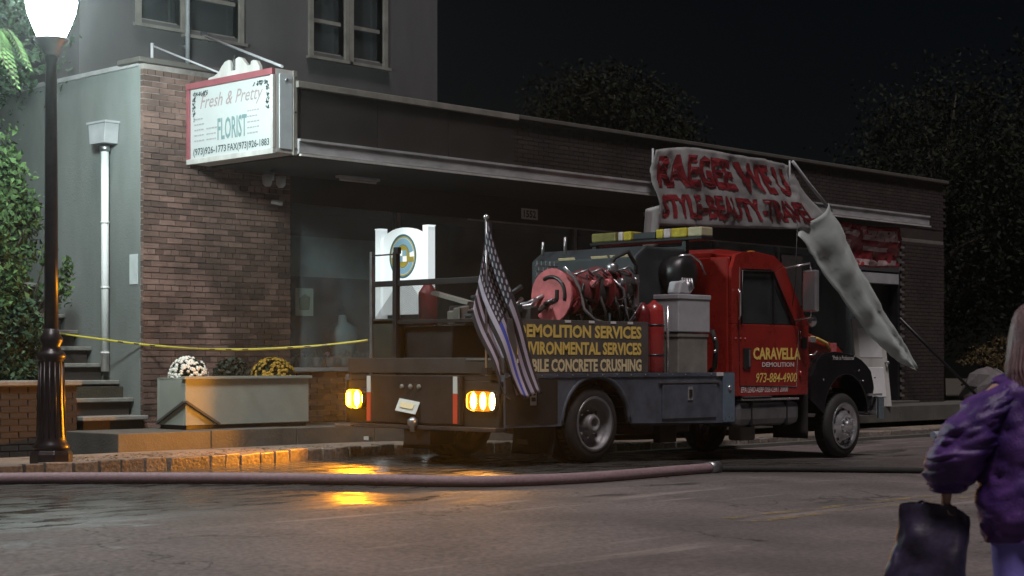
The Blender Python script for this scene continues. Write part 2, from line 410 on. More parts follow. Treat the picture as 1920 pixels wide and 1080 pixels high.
# faint courses of the dark wall above the canopy
up = MB()
for c in range(15):
    z = 3.53+c*.0677*0.9 + .02
    x = 15.0 + (0 if c % 2 else .107)
    while x < 28.5:
        up.box(x, x+.2, 16.108+rnd.random()*.004, 16.13, z, z+.052); x += .214
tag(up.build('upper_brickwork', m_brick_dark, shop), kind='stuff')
MB().box(10.70, 28.70, 16.04, 16.5, 4.43, 4.49).build('coping', M('coping', (.10,.095,.085), .7), shop, .01)
MB().box(10.95, 28.6, 16.42, 23, 4.18, 4.26).build('flat_roof', m_blackr, shop)
MB().box(28.4, 28.62, 16.42, 23, .1, 4.43).build('end_wall', m_brick_dark, shop)
MB().box(10.95, 28.4, 22.8, 23, .1, 4.43).build('rear_wall', m_brick_dark, shop)
# pier at the far end
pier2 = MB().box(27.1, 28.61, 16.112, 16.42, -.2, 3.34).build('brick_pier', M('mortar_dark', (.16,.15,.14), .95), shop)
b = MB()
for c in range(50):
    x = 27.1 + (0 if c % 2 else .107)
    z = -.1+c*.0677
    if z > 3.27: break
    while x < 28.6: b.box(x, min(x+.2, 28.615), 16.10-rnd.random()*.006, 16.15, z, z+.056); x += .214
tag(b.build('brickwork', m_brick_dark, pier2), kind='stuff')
# brick bulkhead below the shop window
bulk = MB().box(12.9, 25.7, 16.13, 16.4, .2, .94).build('bulkhead', m_mortar, shop)
b = MB()
for c in range(9):
    x = 12.9 + (0 if c % 2 else .107); z = .33+c*.0677
    while x < 25.6: b.box(x, min(x+.2, 25.69), 16.105-rnd.random()*.006, 16.15, z, z+.056); x += .214
tag(b.build('brickwork', m_brick, bulk), kind='stuff')
box('window_sill', m_alu, shop, 12.9, 25.7, 16.07, 16.4, .94, .99, .006)
box('window_header', m_soffit, shop, 12.9, 27.1, 16.15, 16.42, 3.0, 3.344)
mx_ = [12.93, 14.75, 16.45, 18.2, 19.9, 21.6, 23.3, 25.66]
for i, x in enumerate(mx_):
    box('mullion', m_steel if i else m_black, shop, x-.03, x+.03, 16.17, 16.27, .99, 3.0, .004)
    if i < len(mx_)-1: box('glass_pane', m_glass, shop, x+.03, mx_[i+1]-.03, 16.215, 16.223, .99, 3.0)
box('window_transom', m_alu, shop, 16.0, 25.69, 16.155, 16.169, 2.98, 3.03)
box('shop_floor', m_dark_int, shop, 12.95, 28.3, 16.4, 22.8, .3, .36)
box('shop_back_wall', m_dark_int, shop, 12.95, 28.3, 18.9, 19.0, .36, 4.1)
box('shop_ceiling', m_dark_int, shop, 12.95, 28.3, 16.43, 22.7, 3.2, 3.26)
box('window_blind', M('blind', (.34,.38,.37), .9, var=.2), shop, 13.0, 14.7, 16.30, 16.315, 2.12, 2.62)
# doorway at the far end
box('door_frame', m_alu, shop, 25.7, 25.78, 16.14, 16.4, .3, 2.7); box('door_lintel', m_boxgrey, shop, 25.78, 27.02, 16.12, 16.4, 2.48, 2.66); box('door_frame', m_black, shop, 27.02, 27.1, 16.14, 16.4, .3, 2.7)
box('shop_door', m_black, shop, 25.8, 27.0, 16.32, 16.37, .33, 2.47)
box('door_header', m_soffit, shop, 25.7, 27.1, 16.16, 16.42, 2.70, 3.0)
box('door_step', m_conc, shop, 25.5, 27.3, 15.85, 16.3, .30, .36, .01)
# canopy
can = MB().box(11.72, 25.1, 14.52, 16.10, 3.36, 3.46).build('canopy_slab', m_soffit, shop)
MB().box(11.72, 25.08, 14.53, 16.09, 3.325, 3.357).build('soffit', m_soffit, can)
MB().prism([(14.50,3.345),(14.47,3.345),(14.45,3.36),(14.45,3.48),(14.43,3.485),(14.43,3.51),(14.52,3.51),(14.52,3.345)], 'x', 11.70, 25.2).build('edge_trim', m_alu, can)
MB().box(11.70, 25.2, 14.415, 14.45, 3.32, 3.343).build('drip_edge', m_dirtywhite, can)
fas = MB().box(11.70, 15.16, 14.50, 14.58, 3.512, 4.07).build('fascia', m_dark_panel, shop)
for k in range(3): box('fascia_panel', m_dark_panel, fas, 11.75+k*1.14, 11.75+k*1.14+1.125, 14.488, 14.5, 3.52, 4.06)
MB().box(11.68, 15.2, 14.44, 14.62, 4.072, 4.145).build('fascia_trim', m_boxtan, shop, .006)
MB().box(11.74, 15.1, 14.6, 16.1, 3.98, 4.06).build('fascia_roof', m_blackr, shop)
MB().box(25.0, 25.16, 14.46, 16.1, 3.352, 3.50).build('canopy_end', m_dirtywhite, shop)
# number plate
pl = MB().box(17.03, 17.36, 16.135, 16.147, 3.06, 3.21).build('number_plate', m_white, shop)
text('lettering', '1552', m_black, pl, (17.07,16.132,3.085), (1,0,0), (0,0,1), .25, .10, bold=.02)

# fittings under the canopy
for nm, x, y, l, c in (('soffit_fixture', 13.55, 15.6, .32, 'pale fluorescent fitting fixed under the dark canopy'), ):
    t = thing(nm, (x,y,3.3), c, 'light fixture'); box('tray', m_boxgrey, t, x-l, x+l, y-.05, y+.05, 3.29, 3.324, .006)
    MB().tube([(x-l+.03,y,3.275),(x+l-.03,y,3.275)], .017).build('tube', m_dirtywhite, t)
t = thing('flood_lamp', (12.35,15.75,3.3), 'small unlit twin floodlight under the canopy beside the pier', 'light fixture')
MB().tube([(12.35,15.75,3.33),(12.35,15.75,3.2)], .022).build('stem', m_steel, t)
for s in (-1,1): MB().lathe([(.03,0),(.055,.03),(.065,.13),(.05,.135),(0,.12)], (12.35+s*.10,15.72,3.12), 'z', 12).build('lamp_head', m_boxgrey, t)
t = thing('security_camera', (12.62,16.0,3.0), 'little white camera bracket on the pier edge below the canopy', 'camera')
MB().tube([(12.62,16.09,2.99),(12.62,16.02,2.99)], .014).build('bracket', m_white, t)
MB().tube([(12.56,16.04,2.985),(12.68,15.98,2.965)], .03, 10).build('housing', m_white, t)
t = thing('spotlight_cluster', (18.9,15.3,3.2), 'dusty pale spotlight cluster under the canopy near the fallen banner', 'light fixture')
MB().tube([(18.9,15.3,3.33),(18.9,15.3,3.2)], .02).build('stem', m_steel, t)
for s in (-1,0,1): MB().lathe([(.02,0),(.06,.03),(.07,.09),(0,.10)], (18.9+s*.16,15.3-abs(s)*.04,3.12), 'z', 10).build('lamp_head', m_boxgrey, t)

# what stands in the shop window
t = thing('window_poster', (13.05,16.28,1.6), 'small cream poster with a floral picture behind the shop glass', 'poster')
box('sheet', M('poster_paper', (.75,.75,.62), .8, var=.1), t, 13.09, 13.37, 16.236, 16.242, 1.63, 1.97)
MB().add([(13.15,16.232,1.70),(13.30,16.232,1.70),(13.32,16.232,1.86),(13.23,16.232,1.90),(13.14,16.232,1.84)], [(0,1,2,3,4)]).build('picture', M('poster_print', (.22,.24,.08), .8, var=.5, scale=40), t)
t = thing('dress_form', (13.75,16.7,.4), 'pale draped gown on a dress form in the shop window', 'mannequin')
MB().lathe([(.27,.36),(.28,.5),(.22,.85),(.13,1.12),(.17,1.25),(.20,1.4),(.18,1.5),(.06,1.58),(.05,1.66),(0,1.67)], (14.12,16.56,.0), 'z', 16).build('gown', M('gown_satin', (.50,.56,.58), .6, var=.25, scale=7, streak=.2), t)
MB().lathe([(.02,1.64),(.02,1.72),(.035,1.74),(0,1.77)], (14.12,16.56,0), 'z', 10).build('neck_cap', m_black, t)
m_pot = M('pot_white', (.5,.5,.52), .6, var=.2)
for k in range(7):
    x = 13.1+k*.225; t = thing('flower_pot', (x,16.36,.99), f'{["first","second","third","fourth","fifth","sixth","seventh"][k]} white pot from the brick pier, lined up on the shop window sill', 'flower pot', 'white pots along the shop window sill')
    MB().lathe([(.045,0),(.07,.10),(.075,.115),(.06,.115),(0,.09)], (x,16.38,1.0), 'z', 10).build('pot', m_pot, t)
    V, F = leaves_mesh(rng.normal(size=(26,3))*[.04,.04,.03]+[x,16.38,1.15], .06); np_build('plant', V, F, M('window_flower', [(.35,.2,.25),(.4,.4,.42),(.12,.18,.1)][k%3], .8, var=.3), t)

# ------------------------------------------------------------------ upper house behind the shop roof
hs = thing('upper_house', (10.9,17.6,4.2), 'grey upper-storey house wall with dark sash windows rising behind the shop roof', 'house')
hw = MB()
wins = [(11.75,12.34,5.28,6.75),(12.46,13.24,5.24,6.75),(14.47,15.03,5.24,6.75),(15.18,15.74,5.24,6.75)]
xsx = [10.9]+[v for w_ in wins for v in (w_[0],w_[1])]+[16.8]
for i in range(0, len(xsx)-1):
    x0, x1 = xsx[i], xsx[i+1]
    if i % 2 == 0: hw.box(x0, x1, 17.6, 17.8, 4.26, 7.9)
    else:
        w_ = wins[i//2]; hw.box(x0, x1, 17.6, 17.8, 4.26, w_[2]); hw.box(x0, x1, 17.6, 17.8, w_[3], 7.9)
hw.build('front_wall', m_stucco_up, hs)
box('end_wall', m_stucco_up, hs, 16.6, 16.8, 17.8, 22.5, 4.26, 7.9); box('end_wall', m_stucco_up, hs, 10.9, 11.1, 17.8, 22.5, 4.26, 7.9)
MB().prism([(10.5,7.9),(17.2,7.9),(14.0,10.2)], 'y', 17.2, 22.8).build('roof', m_blackr, hs)
for k, (x0, x1, z0, z1) in enumerate(wins):
    f = MB().box(x0-.07, x0, 17.56, 17.72, z0-.06, z1+.07).box(x1, x1+.07, 17.56, 17.72, z0-.06, z1+.07).box(x0, x1, 17.56, 17.72, z1, z1+.07).build('window', m_boxtan, hs)
    box('sill', m_boxtan, f, x0-.10, x1+.10, 17.52, 17.72, z0-.10, z0-.061)
    box('meeting_rail', m_boxtan, f, x0, x1, 17.66, 17.70, (z0+z1)/2-.03-.3, (z0+z1)/2+.02-.3)
    box('lower_rail', m_boxtan, f, x0, x1, 17.66, 17.70, z0-.06, z0+.03)
    box('pane', m_winglass, f, x0, x1, 17.71, 17.716, z0+.03, z1)
    box('room_dark', m_black, f, x0-.05, x1+.05, 17.82, 17.84, z0-.1, z1+.1)
t = thing('conduit_pipe', (12.40,17.4,4.5), 'thin grey conduit standing up the house wall behind the florist sign', 'pipe')
MB().tube([(12.40,17.52,4.49),(12.40,17.52,7.7)], .028, 8).build('pipe', m_boxgrey, t)
for z in (5.0,6.0,7.0): MB().box(12.36,12.44,17.54,17.6,z,z+.03).build('clip', m_steel, t)
t = thing('guy_rod', (11.6,14.6,4.3), 'slanting metal stay rod from the florist sign up to the grey house wall', 'rod')
MB().tube([(11.60,14.62,4.31),(12.7,17.58,5.2)], .016, 6).build('rod', m_boxgrey, t); MB().box(12.65,12.75,17.57,17.6,5.13,5.25).build('wall_plate', m_steel, t)
t = thing('guy_rod', (11.5,15.6,4.3), 'short stay rod behind the scrolled top of the florist sign', 'rod')
MB().tube([(11.5,15.5,4.3),(11.25,16.6,4.75)], .012, 6).build('rod', m_boxgrey, t); MB().tube([(11.25,16.6,4.25),(11.25,16.6,4.78)], .02, 6).build('post', m_boxgrey, t)

# ------------------------------------------------------------------ downspout, stairs, low wall beside the shop
t = thing('downspout', (10.72,16.75,.9), 'white downspout with a grey rain head on the grey side wall', 'downspout')
MB().tube([(10.71,16.75,3.55),(10.71,16.75,2.2),(10.71,16.75,.95)], .045, 12).build('pipe', M('pipe_white', (.8,.84,.84), .4, var=.06), t)
MB().prism([(16.60,3.56),(16.90,3.56),(16.93,3.80),(16.57,3.80)], 'x', 10.60, 10.785).build('rain_head', m_boxgrey, t, .006)
MB().box(10.585,10.786,16.555,16.945,3.79,3.815).build('rain_head_rim', m_boxgrey, t)
MB().lathe([(.058,0),(.062,.03),(.058,.07)], (10.71,16.75,3.48), 'z', 12).build('collar', m_steel, t)
for z in (1.15,1.9,2.65): MB().lathe([(.05,0),(.052,.012),(.05,.024)], (10.71,16.75,z), 'z', 12).build('strap', m_white, t)
st_ = thing('stone_stairs', (10.4,16.2,.31), 'worn stone stairs climbing beside the grey side wall', 'stairs')
for k in range(9):
    y0 = 16.0+k*.29; z1 = .46+k*.195
    box('riser', m_brick_dark, st_, 9.98, 10.75, y0+.03, y0+1.2 if k == 8 else y0+.33, .2, z1-.05)
    o = MB().box(9.93+rnd.random()*.03, 10.785, y0-.02, y0+.31, z1-.048, z1).build('tread', m_step, st_, .01)
lw = thing('low_brick_wall', (8.6,16.2,.1), 'low dark brick retaining wall between the lamp post and the stone stairs', 'wall')
MB().box(3.0, 9.9, 16.05, 16.35, -.1, .80).build('core', M('mortar_low', (.08,.075,.07), .95), lw)
b = MB()
for c in range(13):
    x = 3.0 + (0 if c % 2 else .107); z = -.08+c*.0677
    while x < 9.88: b.box(x, min(x+.2, 9.895), 16.03-rnd.random()*.006, 16.08, z, z+.056); x += .214
tag(b.build('brickwork', m_brick_dark, lw), kind='stuff')
box('cap', m_step, lw, 2.95, 9.94, 15.99, 16.41, .802, .86, .012)
tag(MB().box(-30, 10.7, 16.36, 40, -.25, .78).build('ground', M('soil', (.05,.045,.03), .95, var=.4, bump=.8)), kind='structure')
tag(MB().box(28.7, 80, 15.6, 60, -.3, .22).build('terrain', M('soil_far', (.06,.055,.04), .95, var=.4, bump=.8)), kind='structure')

# ------------------------------------------------------------------ florist sign box at the canopy end (faces up the street)
sg = thing('florist_sign', (11.4,15.3,3.33), 'white florist sign box with red edging and scrolled top on the canopy end', 'sign')
YA, YB, ZA, ZB = 14.50, 16.095, 3.335, 4.255
box('cabinet', m_dirtywhite, sg, 11.41, 11.69, YA, YB, ZA, ZB, .01)
m_face = M('sign_face', (.50,.545,.545), .4, var=.06, scale=3, bump=0)
fc = MB().box(11.398, 11.41, YA+.04, YB-.05, ZA+.05, ZB-.07).build('face', m_face, sg)
box('bottom_rail', m_dirtywhite, sg, 11.37, 11.41, YA, YB, ZA-.01, ZA+.05, .004)
box('top_rail', m_red_trim, sg, 11.36, 11.41, YA, YB, ZB-.07, ZB, .004)
box('side_rail', m_dirtywhite, sg, 11.37, 11.41, YA-.002, YA+.04, ZA+.05, ZB-.07, .004)
box('side_rail', m_red_trim, sg, 11.37, 11.41, YB-.05, YB, ZA+.05, ZB-.07, .004)
box('end_panel', M('end_panel', (.46,.52,.54), .5, var=.1), sg, 11.46, 11.64, YA-.012, YA, ZA+.05, ZB-.05, .004)
box('end_trim', m_boxtan, sg, 11.645, 11.70, YA-.02, YA, ZA-.01, ZB, .004)
for z in (3.4, 3.8, 4.18): MB().lathe([(.012,0),(.010,-.012),(0,-.014)], (11.67,YA-.02,z), 'y', 8).build('screw', m_blackr, sg)
MB().lathe([(.022,0),(.02,-.012),(0,-.016)], (11.55,YA-.012,4.14), 'y', 10).build('bolt', m_steel, sg)
# scrolled pediment
ped = []
hump = [(15.72,0),(15.70,.03),(15.60,.04),(15.52,.07),(15.46,.13),(15.40,.175),(15.33,.19),(15.29,.175),(15.285,.06)]
hump2 = [(15.205,.06),(15.20,.185),(15.14,.20),(15.08,.18),(15.03,.13),(14.98,.085),(14.93,.085),(14.92,.125),(14.88,.135),(14.82,.12),(14.77,.06),(14.76,0)]
MB().prism([(y, ZB+z) for y, z in hump] + [(y, ZB+z) for y, z in hump2], 'x', 11.40, 11.44).build('scroll_top', m_dirtywhite, sg)
MB().lathe([(.008,0),(.018,.03),(.012,.07),(.028,.12),(.016,.17),(0,.19)], (11.42,15.245,ZB+.05), 'z', 10).build('finial', m_black, sg)
UX, UZ, XF = (0,-1,0), (0,0,1), 11.3955
m_pink = M('faded_script', (.33,.27,.28), .6, var=.1, bump=0); m_teal = M('teal_letter', (.17,.27,.28), .6, var=.1, bump=0); m_faint = M('faint_letter', (.32,.32,.34), .6, var=.05, bump=0); m_ink = M('dark_letter', (.045,.07,.075), .6, var=.1, bump=0)
text('script_lettering', 'Fresh & Pretty', m_pink, fc, (XF,15.86,3.90), UX, UZ, 1.16, .20, shear=.35, bold=.004)
text('lettering', 'FLORIST', m_teal, fc, (XF,15.53,3.56), UX, UZ, .54, .25, bold=.02)
text('phone_lettering', '(973)926-1773', m_ink, fc, (XF,15.99,3.40), UX, UZ, .62, .105, bold=.018); text('phone_lettering', 'FAX(973)926-1883', m_ink, fc, (XF,15.34,3.40), UX, UZ, .75, .105, bold=.018)
b = MB()
for ya, n in ((15.97,5),(15.74,3),(14.98,5)):
    for k in range(n):
        l = .14+.06*rnd.random(); y = ya
        while y > ya-l:
            seg = .02+.03*rnd.random(); b.box(XF-.0005, XF+.002, y-seg, y, 3.58+k*.062, 3.596+k*.062); y -= seg+.012
b.build('faint_lettering', m_faint, fc)
for (yc, zc, sy) in ((15.98,4.12,-1),(14.62,4.12,1)):
    b = MB()
    for k in range(80):
        t_ = rnd.random(); arm = k % 2
        y = yc + (sy*t_*.26 if arm else (rnd.random()-.5)*.05); z = zc - (0 if arm else t_*.30) + (rnd.random()-.5)*.045
        a = rnd.random()*6.28; s_ = .016
        b.add([(XF, y+math.cos(a+q)*s_*(1 if i_%2 else .55), z+math.sin(a+q)*s_*(1 if i_%2 else .55)) for i_, q in enumerate((0,1.57,3.14,4.71))], [(0,1,2,3)])
    b.build('vine_print', m_ink, fc)

# ------------------------------------------------------------------ street lamp
LX, LY, LZ = 8.42, 14.08, .09
lp = thing('street_lamp', (LX,LY,LZ), 'lit street lamp with a bright white globe on a dark fluted post', 'street lamp')
MB().lathe([(.20,0),(.20,.10),(.185,.13),(.175,.14)], (LX,LY,LZ), 'z', 8, False, R(22.5)).build('plinth', m_lamp_iron, lp, .008)
MB().lathe([(.165,.14),(.17,.17),(.15,.20),(.135,.24),(.118,.6),(.112,.98),(.13,1.0),(.135,1.03),(.12,1.06),(.09,1.08),(.085,1.12),(.105,1.16),(.108,1.19),(.08,1.23),(.066,1.28)], (LX,LY,LZ), 'z', 24).build('base', m_lamp_iron, lp)
b = MB()
for k in range(14):
    t = 2*math.pi*k/14; b.tube([(LX+math.cos(t)*.128, LY+math.sin(t)*.128, LZ+.26),(LX+math.cos(t)*.108, LY+math.sin(t)*.108, LZ+.97)], .012, 6)
b.build('fluting', m_lamp_iron, lp)
MB().lathe([(.066,1.27),(.062,2.0),(.057,3.2),(.052,3.78),(.06,3.80),(.065,3.83),(.05,3.86)], (LX,LY,LZ), 'z', 20).build('post', m_lamp_iron, lp)
MB().lathe([(.05,3.85),(.075,3.88),(.115,3.95),(.155,3.985),(.165,4.0),(.155,4.015),(.12,4.02)], (LX,LY,LZ), 'z', 20).build('globe_holder', m_lamp_iron, lp)
MB().lathe([(.125,4.02),(.16,4.10),(.215,4.24),(.24,4.36),(.235,4.46),(.20,4.56),(.15,4.62),(.14,4.66)], (LX,LY,LZ), 'z', 28).build('globe', m_globe, lp)
MB().lathe([(.15,4.66),(.19,4.67),(.16,4.72),(.09,4.82),(.03,4.90),(.02,4.98),(.03,5.01),(0,5.05)], (LX,LY,LZ), 'z', 20).build('roof_cap', m_lamp_iron, lp)

# ------------------------------------------------------------------ planter with three plants
pt = thing('planter_box', (11.66,15.6,.31), 'long pale planter box with a chevron of dark shadow strips on its corner, standing by the brick pier', 'planter')
m_pl = M('planter_board', (.30,.33,.29), .7, var=.15, scale=3, bump=.2)
MB().box(10.80, 12.53, 15.30, 15.34, .36, .88).box(10.80, 12.53, 15.80, 15.84, .36, .88).box(10.80, 10.84, 15.34, 15.80, .36, .88).box(12.49, 12.53, 15.34, 15.80, .36, .88).build('box', m_pl, pt, .006)
MB().box(10.84, 12.49, 15.34, 15.80, .40, .84).build('soil', M('potting_soil', (.03,.025,.02), .95, bump=.8), pt)
MB().box(10.77, 12.56, 15.27, 15.35, .868, .90).build('rim', m_pl, pt, .004)
MB().box(10.83, 12.51, 15.325, 15.82, .316, .36).build('foot', m_black, pt)
m_chev = M('chevron_shade', (.07,.075,.07), .7, var=.2)
MB().bar((10.787,15.82,.375),(10.787,15.29,.625),.025,.045,(1,0,0)).build('chevron_shadow_strip', m_chev, pt); MB().bar((10.79,15.287,.625),(11.24,15.287,.365),.025,.045,(0,1,0)).build('chevron_shadow_strip', m_chev, pt)  # dark strips shaped like a cast shadow bent round the corner
def mum(x, z, rx, rz, n, name, label, petal, leafc, cat='plant'):
    t = thing(name, (x,15.57,.84), label, cat)
    u = rng.random(n)*2*math.pi; v = np.arccos(1-rng.random(n)*1.15)
    P = np.stack([x+rx*np.sin(v)*np.cos(u), 15.57+rx*.85*np.sin(v)*np.sin(u), z+rz*np.cos(v)], 1)
    if petal:
        vs = []; fs = []
        for p in P:                                           # each bloom a small ruffled dome of ray petals
            nn = Vector((p[0]-x, p[1]-15.57, (p[2]-z)*1.3)).normalized(); a = nn.orthogonal().normalized(); b_ = nn.cross(a)
            r = .026*(.8+.5*rnd.random()); o = len(vs); vs.append(Vector(p)+nn*.012)
            for k in range(10):
                tt = k*.628; rr = r*(1 if k % 2 else .6); vs.append(Vector(p)+(a*math.cos(tt)+b_*math.sin(tt))*rr - nn*.006*(k % 2))
            fs += [(o, o+1+k, o+1+(k+1) % 10) for k in range(10)]
        MB().add(vs, fs).build('blooms', petal, t)['kind'] = 'stuff'
    Q = rng.normal(size=(900,3)); Q /= np.linalg.norm(Q, axis=1)[:,None]; Q *= (rng.random((900,1))**.33)*.97; Q[:,2] = np.abs(Q[:,2])
    V, F = leaves_mesh(Q*[rx,rx*.85,rz]+[x,15.57,z], .05); np_build('foliage', V, F, leafc, t)
m_leafd = M('mum_leaf', (.035,.06,.025), .7, var=.4, scale=20, bump=0)
mum(11.03, .90, .23, .22, 190, 'potted_mum', 'white chrysanthemum mound in the pale planter box', M('white_petal', (.75,.76,.68), .7, var=.1, scale=30, bump=0), m_leafd)
mum(11.62, .88, .25, .24, 0, 'evergreen_mound', 'dark green clipped mound between the white and yellow flowers', None, M('dark_evergreen', (.03,.045,.03), .8, var=.4, scale=20, bump=0))
mum(12.22, .89, .27, .22, 210, 'potted_mum', 'golden yellow chrysanthemum mound in the pale planter box', M('gold_petal', (.46,.27,.03), .7, var=.35, scale=30, bump=0), m_leafd)

# caution tape from the stair post, sagging past the planter, to the truck rack
pts = []
A = Vector((10.2,17.3,1.42)); B_ = Vector((11.97,13.62,1.29))
for i in range(61):
    t = i/60; p = A.lerp(B_, t); p.z -= .15*math.sin(math.pi*t)*(.85+.3*t); pts.append(p)
def tapef(u, v):
    i = min(int(u*60), 60); p = pts[i]; tw = .5*math.sin(u*9)+.35*math.sin(u*23)
    return (p.x, p.y+(v-.5)*.024*math.sin(tw), p.z+(v-.5)*.026*math.cos(tw))
tp = thing('caution_tape', tuple(A), 'yellow caution tape sagging in front of the brick pier and planter', 'tape')
MB().grid(tapef, 60, 2).build('ribbon', m_tape, tp, solid=.001)
b = MB()
for k in range(20):
    u = .03+k*.047; q = [tapef(u+dx, .5+dv) for dx, dv in ((0,-.22),(.009,-.22),(.009,.22),(0,.22))]
    b.add([(x-.002, y-.003, z) for x, y, z in q], [(0,1,2,3)])
b.build('black_print', m_black, tp)['kind'] = 'stuff'

# ------------------------------------------------------------------ fire hose on the road
def hose(name, label, pts, r, mat, cat='hose'):
    P = [Vector((x, y, zr(x,y)+r*.95)) for x, y in pts]; out = []
    for i in range(len(P)-1):
        p0, p1, p2, p3 = P[max(i-1,0)], P[i], P[i+1], P[min(i+2,len(P)-1)]
        for k in range(10):
            t = k/10; out.append(.5*((2*p1)+(p2-p0)*t+(2*p0-5*p1+4*p2-p3)*t*t+(3*p1-p0-3*p2+p3)*t**3))
    out.append(P[-1])
    h = thing(name, tuple(out[0]), label, cat)
    MB().tube(out, r, 12).build('jacket', mat, h); return h, out
m_hose = M('hose_jacket', (.27,.19,.21), .6, var=.25, scale=30, bump=.4, bscale=150)
h, hp = hose('fire_hose', 'thick charged fire hose lying across the road behind the truck', [(5.6,14.2),(6.6,13.65),(7.51,13.2),(8.7,12.0),(9.5,11.05),(10.28,10.28),(11.3,9.98),(12.3,9.98),(13.3,10.05)], .05, m_hose)
MB().tube([hp[-1]-Vector((.02,0,0)), hp[-1]+Vector((.16,.02,0))], .062, 12).build('coupling', m_steel, h)
hose('flat_hose', 'dark slack hose continuing past the pale coupling along the road', [(13.5,10.1),(14.4,9.8),(15.6,9.4),(17.2,9.0),(19.5,8.9),(24,8.6)], .032, m_blackr)
hose('fire_hose', 'pale blue hose length along the kerb beyond the truck front', [(24.0,13.7),(25.0,13.65),(26.6,13.7),(28.5,13.72)], .055, M('blue_hose', (.30,.36,.46), .6, var=.2, scale=20))

# ------------------------------------------------------------------ township sign on the kerb strip (faces up the street, lit by the lamp plus an added glow)
SX, SYc = 13.50, 14.70
ts = thing('township_sign', (SX,SYc,.1), 'white post-mounted sign with an oval blue and gold crest behind the truck bed', 'sign')
m_wsign = M('white_sign_added_glow', (.82,.85,.84), .4, var=.03, bump=0, emit=(.85,.97,1), estr=.14)  # faint glow added to brighten the white panel and posts; no light inside
for s in (-1,1):
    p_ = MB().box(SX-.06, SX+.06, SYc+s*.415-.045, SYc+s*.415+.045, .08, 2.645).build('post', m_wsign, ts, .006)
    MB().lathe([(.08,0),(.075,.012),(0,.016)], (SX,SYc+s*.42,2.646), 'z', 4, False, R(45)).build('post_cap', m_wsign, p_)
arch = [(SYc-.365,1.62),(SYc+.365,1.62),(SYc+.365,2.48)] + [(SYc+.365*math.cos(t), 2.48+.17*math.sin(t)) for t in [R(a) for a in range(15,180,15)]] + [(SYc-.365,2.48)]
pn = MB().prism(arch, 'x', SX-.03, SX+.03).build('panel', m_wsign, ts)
def oval(name, mat, a, b_, off, r0=0, z0=2.31, y0=SYc, t0=0, t1=360):
    n = 40; vs = []; fs = []
    for k in range(n+1):
        t = R(t0+(t1-t0)*k/n)
        vs += [(SX-off, y0-a*math.cos(t), z0+b_*math.sin(t)), (SX-off, y0-a*r0*math.cos(t), z0+b_*r0*math.sin(t))]
    fs = [(2*k, 2*k+2, 2*k+3, 2*k+1) for k in range(n)]
    return MB().add(vs, fs).build(name, mat, pn)
m_cteal = M('crest_teal', (.05,.17,.22), .5, var=.05, bump=0); m_cblue = M('crest_blue', (.30,.52,.66), .5, var=.05, bump=0); m_cgold = M('crest_gold', (.50,.38,.06), .5, var=.1, bump=0)
oval('crest_ring', m_cteal, .235, .262, .032, .90); oval('crest_ring', m_cgold, .21, .235, .0325, .93); oval('crest_band', m_cblue, .19, .215, .033, .62, t0=15, t1=165); oval('crest_band', m_cblue, .19, .215, .033, .66, t0=200, t1=340)
oval('crest_ring', m_cteal, .12, .14, .0335, .9); oval('crest_gold_field', m_cgold, .115, .133, .034, 0)
MB().box(SX-.0355, SX-.0345, SYc-.19, SYc+.19, 2.24, 2.30).build('crest_scroll', m_cgold, pn)
for i in range(2):
    for j in range(2): MB().box(SX-.0375, SX-.0365, SYc-.075+i*.075+.003, SYc-.075+(i+1)*.075-.003, 2.245+j*.07, 2.245+(j+1)*.07-.006).build('crest_quarter', m_cblue if (i+j) % 2 else m_wsign, pn)

# ------------------------------------------------------------------ torn shop banner, its hanging tail, red banner, leaning door, pole
m_vinyl = M('banner_vinyl', (.26,.27,.265), .55, var=.2, scale=3, bump=.25, bscale=8)
m_bred = M('banner_red', (.19,.018,.025), .5, var=.3, scale=5, bump=.2, bscale=8)
bn = thing('shop_banner', (19.6,14.3,3.4), 'torn pale banner with big red letters sagging over the canopy edge', 'banner')
def wr(x, z): return .02*mnoise.noise((x*7+z*5,z*8-x*3,12))+.10*mnoise.noise((x*1.6,z*.9,3))+.07*mnoise.noise((x*3.7+z*1.2,z*2.2,8))+.035*abs(mnoise.noise((x*5+z*6,z*3-x*4,1)))
def ban(u, v):
    x = 17.72+u*(3.35+.95*(1-v)**1.2)
    ztop = 3.93+.10*math.sin(u*5)*(1-u)+.15*u; zb = 2.90+.18*u
    if u > .78: ztop -= (u-.78)*.35
    z = zb+(ztop-zb)*v
    x += .06*math.sin(v*7)*(1-u)
    return (x, 14.33+wr(x,z)-.04*(1-v), z)
MB().grid(ban, 60, 24).build('sheet', m_vinyl, bn, solid=.004)
def btext(body, u0, u1, v0, v1, mat, bold):
    o = text('lettering', body, mat, bn, (0,0,0), (1,0,0), (0,0,1), 1, 1, bold=bold)
    o0 = ORG[bn.name]; me = o.data; bm = bmesh.new(); bm.from_mesh(me)
    bmesh.ops.subdivide_edges(bm, edges=[e for e in bm.edges if e.calc_length() > .04], cuts=2); bmesh.ops.triangulate(bm, faces=bm.faces)
    for v in bm.verts:
        a, c = v.co.x+o0[0], v.co.z+o0[2]
        p = ban(u0+a*(u1-u0), v0+c*(v1-v0)); v.co = (p[0]-o0[0], p[1]-.012-o0[1], p[2]-o0[2])
    bm.to_mesh(me); bm.free()
btext('RAEGEE WE U', .03, .90, .49, .91, m_bred, .05)
btext('STYLE-BEAUTY-TRAVEL', .02, .93, .10, .41, m_bred, .045)
path = [(21.45,3.22,1.0),(21.8,2.92,.92),(22.25,2.50,.78),(22.85,1.98,.64),(23.45,1.50,.52),(24.0,1.16,.36),(24.36,.94,.08)]
